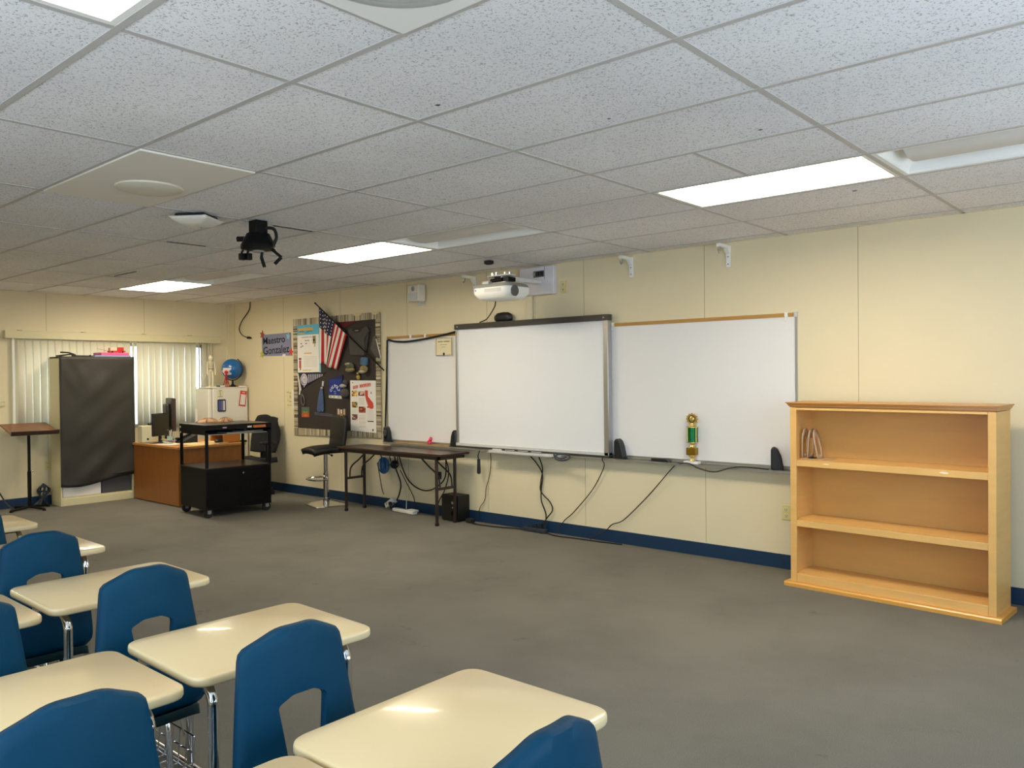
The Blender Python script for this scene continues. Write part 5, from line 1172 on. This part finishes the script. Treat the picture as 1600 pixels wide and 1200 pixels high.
def combo_desk(loc, label, dyc=-.15, xb=.45, rz=0):
    t = thing('student_desk', label, 'student desk', loc, rz, 'student combo desks in two columns')
    OFF[t.name] = None
    W_, D_ = .585, .465
    b = MB(); o_ = rp([(-D_/2, -W_/2), (D_/2, -W_/2), (D_/2, W_/2), (-D_/2, W_/2)], .055, 8); n = len(o_)
    lay = [(.965, .713), (.992, .715), (1.0, .720), (1.0, .732), (.994, .7375), (.980, .740)]
    vs = [(x*(s if s == 1 else 1-(1-s)), y*(1-(1-s)*.8), z) for s, z in lay for x, y in o_]
    b.add(vs, [(k*n+j, k*n+(j+1) % n, (k+1)*n+(j+1) % n, (k+1)*n+j) for k in range(len(lay)-1) for j in range(n)]+[tuple(range(n))[::-1], tuple(range((len(lay)-1)*n, len(lay)*n))])
    part('desktop', b, TANTOP, t, ang=60)
    part('underframe', MB().box(-.15, -.215, .70, -.125, .19, .716).box(.15, -.215, .70, .175, .19, .716).box(-.13, -.245, .70, .16, -.215, .716).box(-.13, .19, .70, .16, .215, .716), SATIN, t)
    for y in (-.235, .20):
        part('leg', MB().tube(cr([(.10, y, .703), (.165, y, .70), (.20, y, .67), (.205, y, .61), (.205, y, .30), (.205, y, .03)], 6), .0145, 12), CHROME, t)
        l = part('floor_rail', MB().tube(cr([(-.26, y, .045), (-.235, y, .026), (-.20, y, .022), (.20, y, .022), (.56, y, .022), (.60, y, .026), (.62, y, .045)], 6), .0145, 12), CHROME, t)
        part('glide', MB().box(-.20, y-.018, 0, -.10, y+.018, .014).box(.46, y-.018, 0, .56, y+.018, .014), GLIDE, l, bevel=.003)
    part('stretcher', MB().cyl((xb-.05, -.235, .03), (xb-.05, .20, .03), .011, n=10).cyl((xb-.24, -.235, .03), (xb-.24, .20, .03), .011, n=10), CHROME, t)
    for s in (-1, 1):
        y_ = dyc+s*.09
        part('seat_support', MB().tube(cr([(xb-.05, y_, .03), (xb-.06, y_, .30), (xb-.09, y_, .372), (xb-.16, y_, .382), (xb-.26, y_, .372), (xb-.24, y_, .22), (xb-.24, y_, .03)], 6), .0115, 10), CHROME, t)
    bs = MB().mat(0); z0_, x0_, x1_ = .17, xb-.33, xb-.03; ya, yb = dyc-.165, dyc+.165
    for k in range(7):
        x = x0_+(x1_-x0_)*k/6; bs.tube([(x, ya, .29), (x, ya+.01, z0_), (x, yb-.01, z0_), (x, yb, .29)], .0028, 6)
    for k in range(5):
        y = ya+.01+(yb-ya-.02)*k/4; bs.tube([(x0_, y, .27), (x0_, y, z0_), (x1_, y, z0_)], .0028, 6)
    for z in (.29, .23): bs.tube([(x1_, ya, z), (x0_, ya, z), (x0_, yb, z), (x1_, yb, z)], .0035, 6)
    for x in (x0_+.03, x1_-.03):
        for y in (ya+.02, yb-.02): bs.cyl((x, y, .29), (x, dyc+(y-dyc)*.85, .385), .0035, n=6)
    part('book_basket', bs, CHROME, t)
    def shift(mb, dz=0):
        mb.v = [(p[0]+xb, p[1]+dyc, p[2]+dz) for p in mb.v]; return mb
    part('seat', shift(shell_seat()), SEATM, t, solid=-.007, ang=60)
    part('backrest', shift(shell_back()), SHELL, t, solid=.007, ang=60)
    return t
combo_desk((8.590, -4.79, 0), 'student desk in the middle of the aisle column, second nearest the camera', -.165, .495, math.radians(-1))
combo_desk((9.520, -4.84, 0), 'student desk nearest the camera in the aisle column, chair back cut by the bottom edge', -.175, .415, math.radians(.5))
combo_desk((7.60, -4.795, 0), 'student desk third from the camera in the aisle column', -.125, .58)
combo_desk((6.66, -4.81, 0), 'student desk fourth from the camera in the aisle column', -.11, .585)
combo_desk((5.735, -4.79, 0), 'student desk farthest from the camera, cut by the left edge under the lectern', -.14, .60)
combo_desk((8.612, -5.41, 0), 'student desk at the lower left corner, pushed against the middle aisle desk', -.09, .54)
combo_desk((7.645, -5.415, 0), 'student desk at the left edge with only the right part of its top showing', -.03, .545)
combo_desk((9.575, -5.44, 0), 'student desk whose corner peeps in at the bottom edge, left of the nearest desk', -.10, .49)

# ------------------------------------------------------------------ light from outside
wd = bpy.data.worlds.new('daylight'); SC.world = wd; wd.use_nodes = True
nt = wd.node_tree; bg = nt.nodes['Background']; bg.inputs[1].default_value = SKY
tc = nt.nodes.new('ShaderNodeTexCoord'); sp = nt.nodes.new('ShaderNodeSeparateXYZ'); rp_ = nt.nodes.new('ShaderNodeValToRGB')
mr = nt.nodes.new('ShaderNodeMapRange'); mr.inputs[1].default_value = -1; mr.inputs[2].default_value = 1
nt.links.new(tc.outputs['Generated'], sp.inputs[0]); nt.links.new(sp.outputs[2], mr.inputs[0]); nt.links.new(mr.outputs[0], rp_.inputs[0])
e = rp_.color_ramp.elements; e[0].position = .47; e[0].color = (*GROUND, 1); e[1].position = .53; e[1].color = (*HEAVEN, 1)   # sunlit paving below, overcast sky above
nt.links.new(rp_.outputs[0], bg.inputs[0])
for nm, x, y, z, sx_, sy_, rot in (('window_daylight', -.12, -1.53, 1.44, 1.12, 2.34, (0, -PI/2, 0)), ('window_daylight', RX+.12, -3.75, 1.525, 1.35, 5.1, (0, PI/2, 0)), ('window_daylight', 9.4, RY-.12, 1.525, 4.8, 1.35, (PI/2, 0, 0))):
    ld = bpy.data.lights.new(nm, 'AREA'); ld.shape = 'RECTANGLE'; ld.size = sx_; ld.size_y = sy_; ld.cycles.is_portal = True
    lo = bpy.data.objects.new(nm, ld); COL.objects.link(lo); lo.location = (x, y, z); lo.rotation_euler = rot

# ------------------------------------------------------------------ camera
yaw, pitch, roll = (math.radians(a) for a in (-41.1907, -.61958, -.54267))
fw = Vector((math.sin(yaw)*math.cos(pitch), math.cos(yaw)*math.cos(pitch), math.sin(pitch)))
ri = Vector((math.cos(yaw), -math.sin(yaw), 0)); up = ri.cross(fw)
r2 = ri*math.cos(roll)+up*math.sin(roll); u2 = up*math.cos(roll)-ri*math.sin(roll)
cam = bpy.data.cameras.new('camera'); co = bpy.data.objects.new('camera', cam); COL.objects.link(co)
cam.sensor_fit = 'HORIZONTAL'; cam.sensor_width = 36; cam.lens = 1263.3/1600*36; cam.clip_start = .02; cam.clip_end = 100
m = Matrix((r2, u2, -fw)).transposed().to_4x4(); m.translation = Vector((10.8126, -6.1149, 1.5256)); co.matrix_world = m
SC.camera = co
SC.view_settings.view_transform = 'Standard'; SC.view_settings.look = 'None'; SC.view_settings.gamma = 1
SC.view_settings.use_curve_mapping = False; SC.view_settings.exposure = EXPO
SC.cycles.use_denoising = True; SC.cycles.max_bounces = 10; SC.cycles.diffuse_bounces = 6; SC.cycles.sample_clamp_indirect = 8
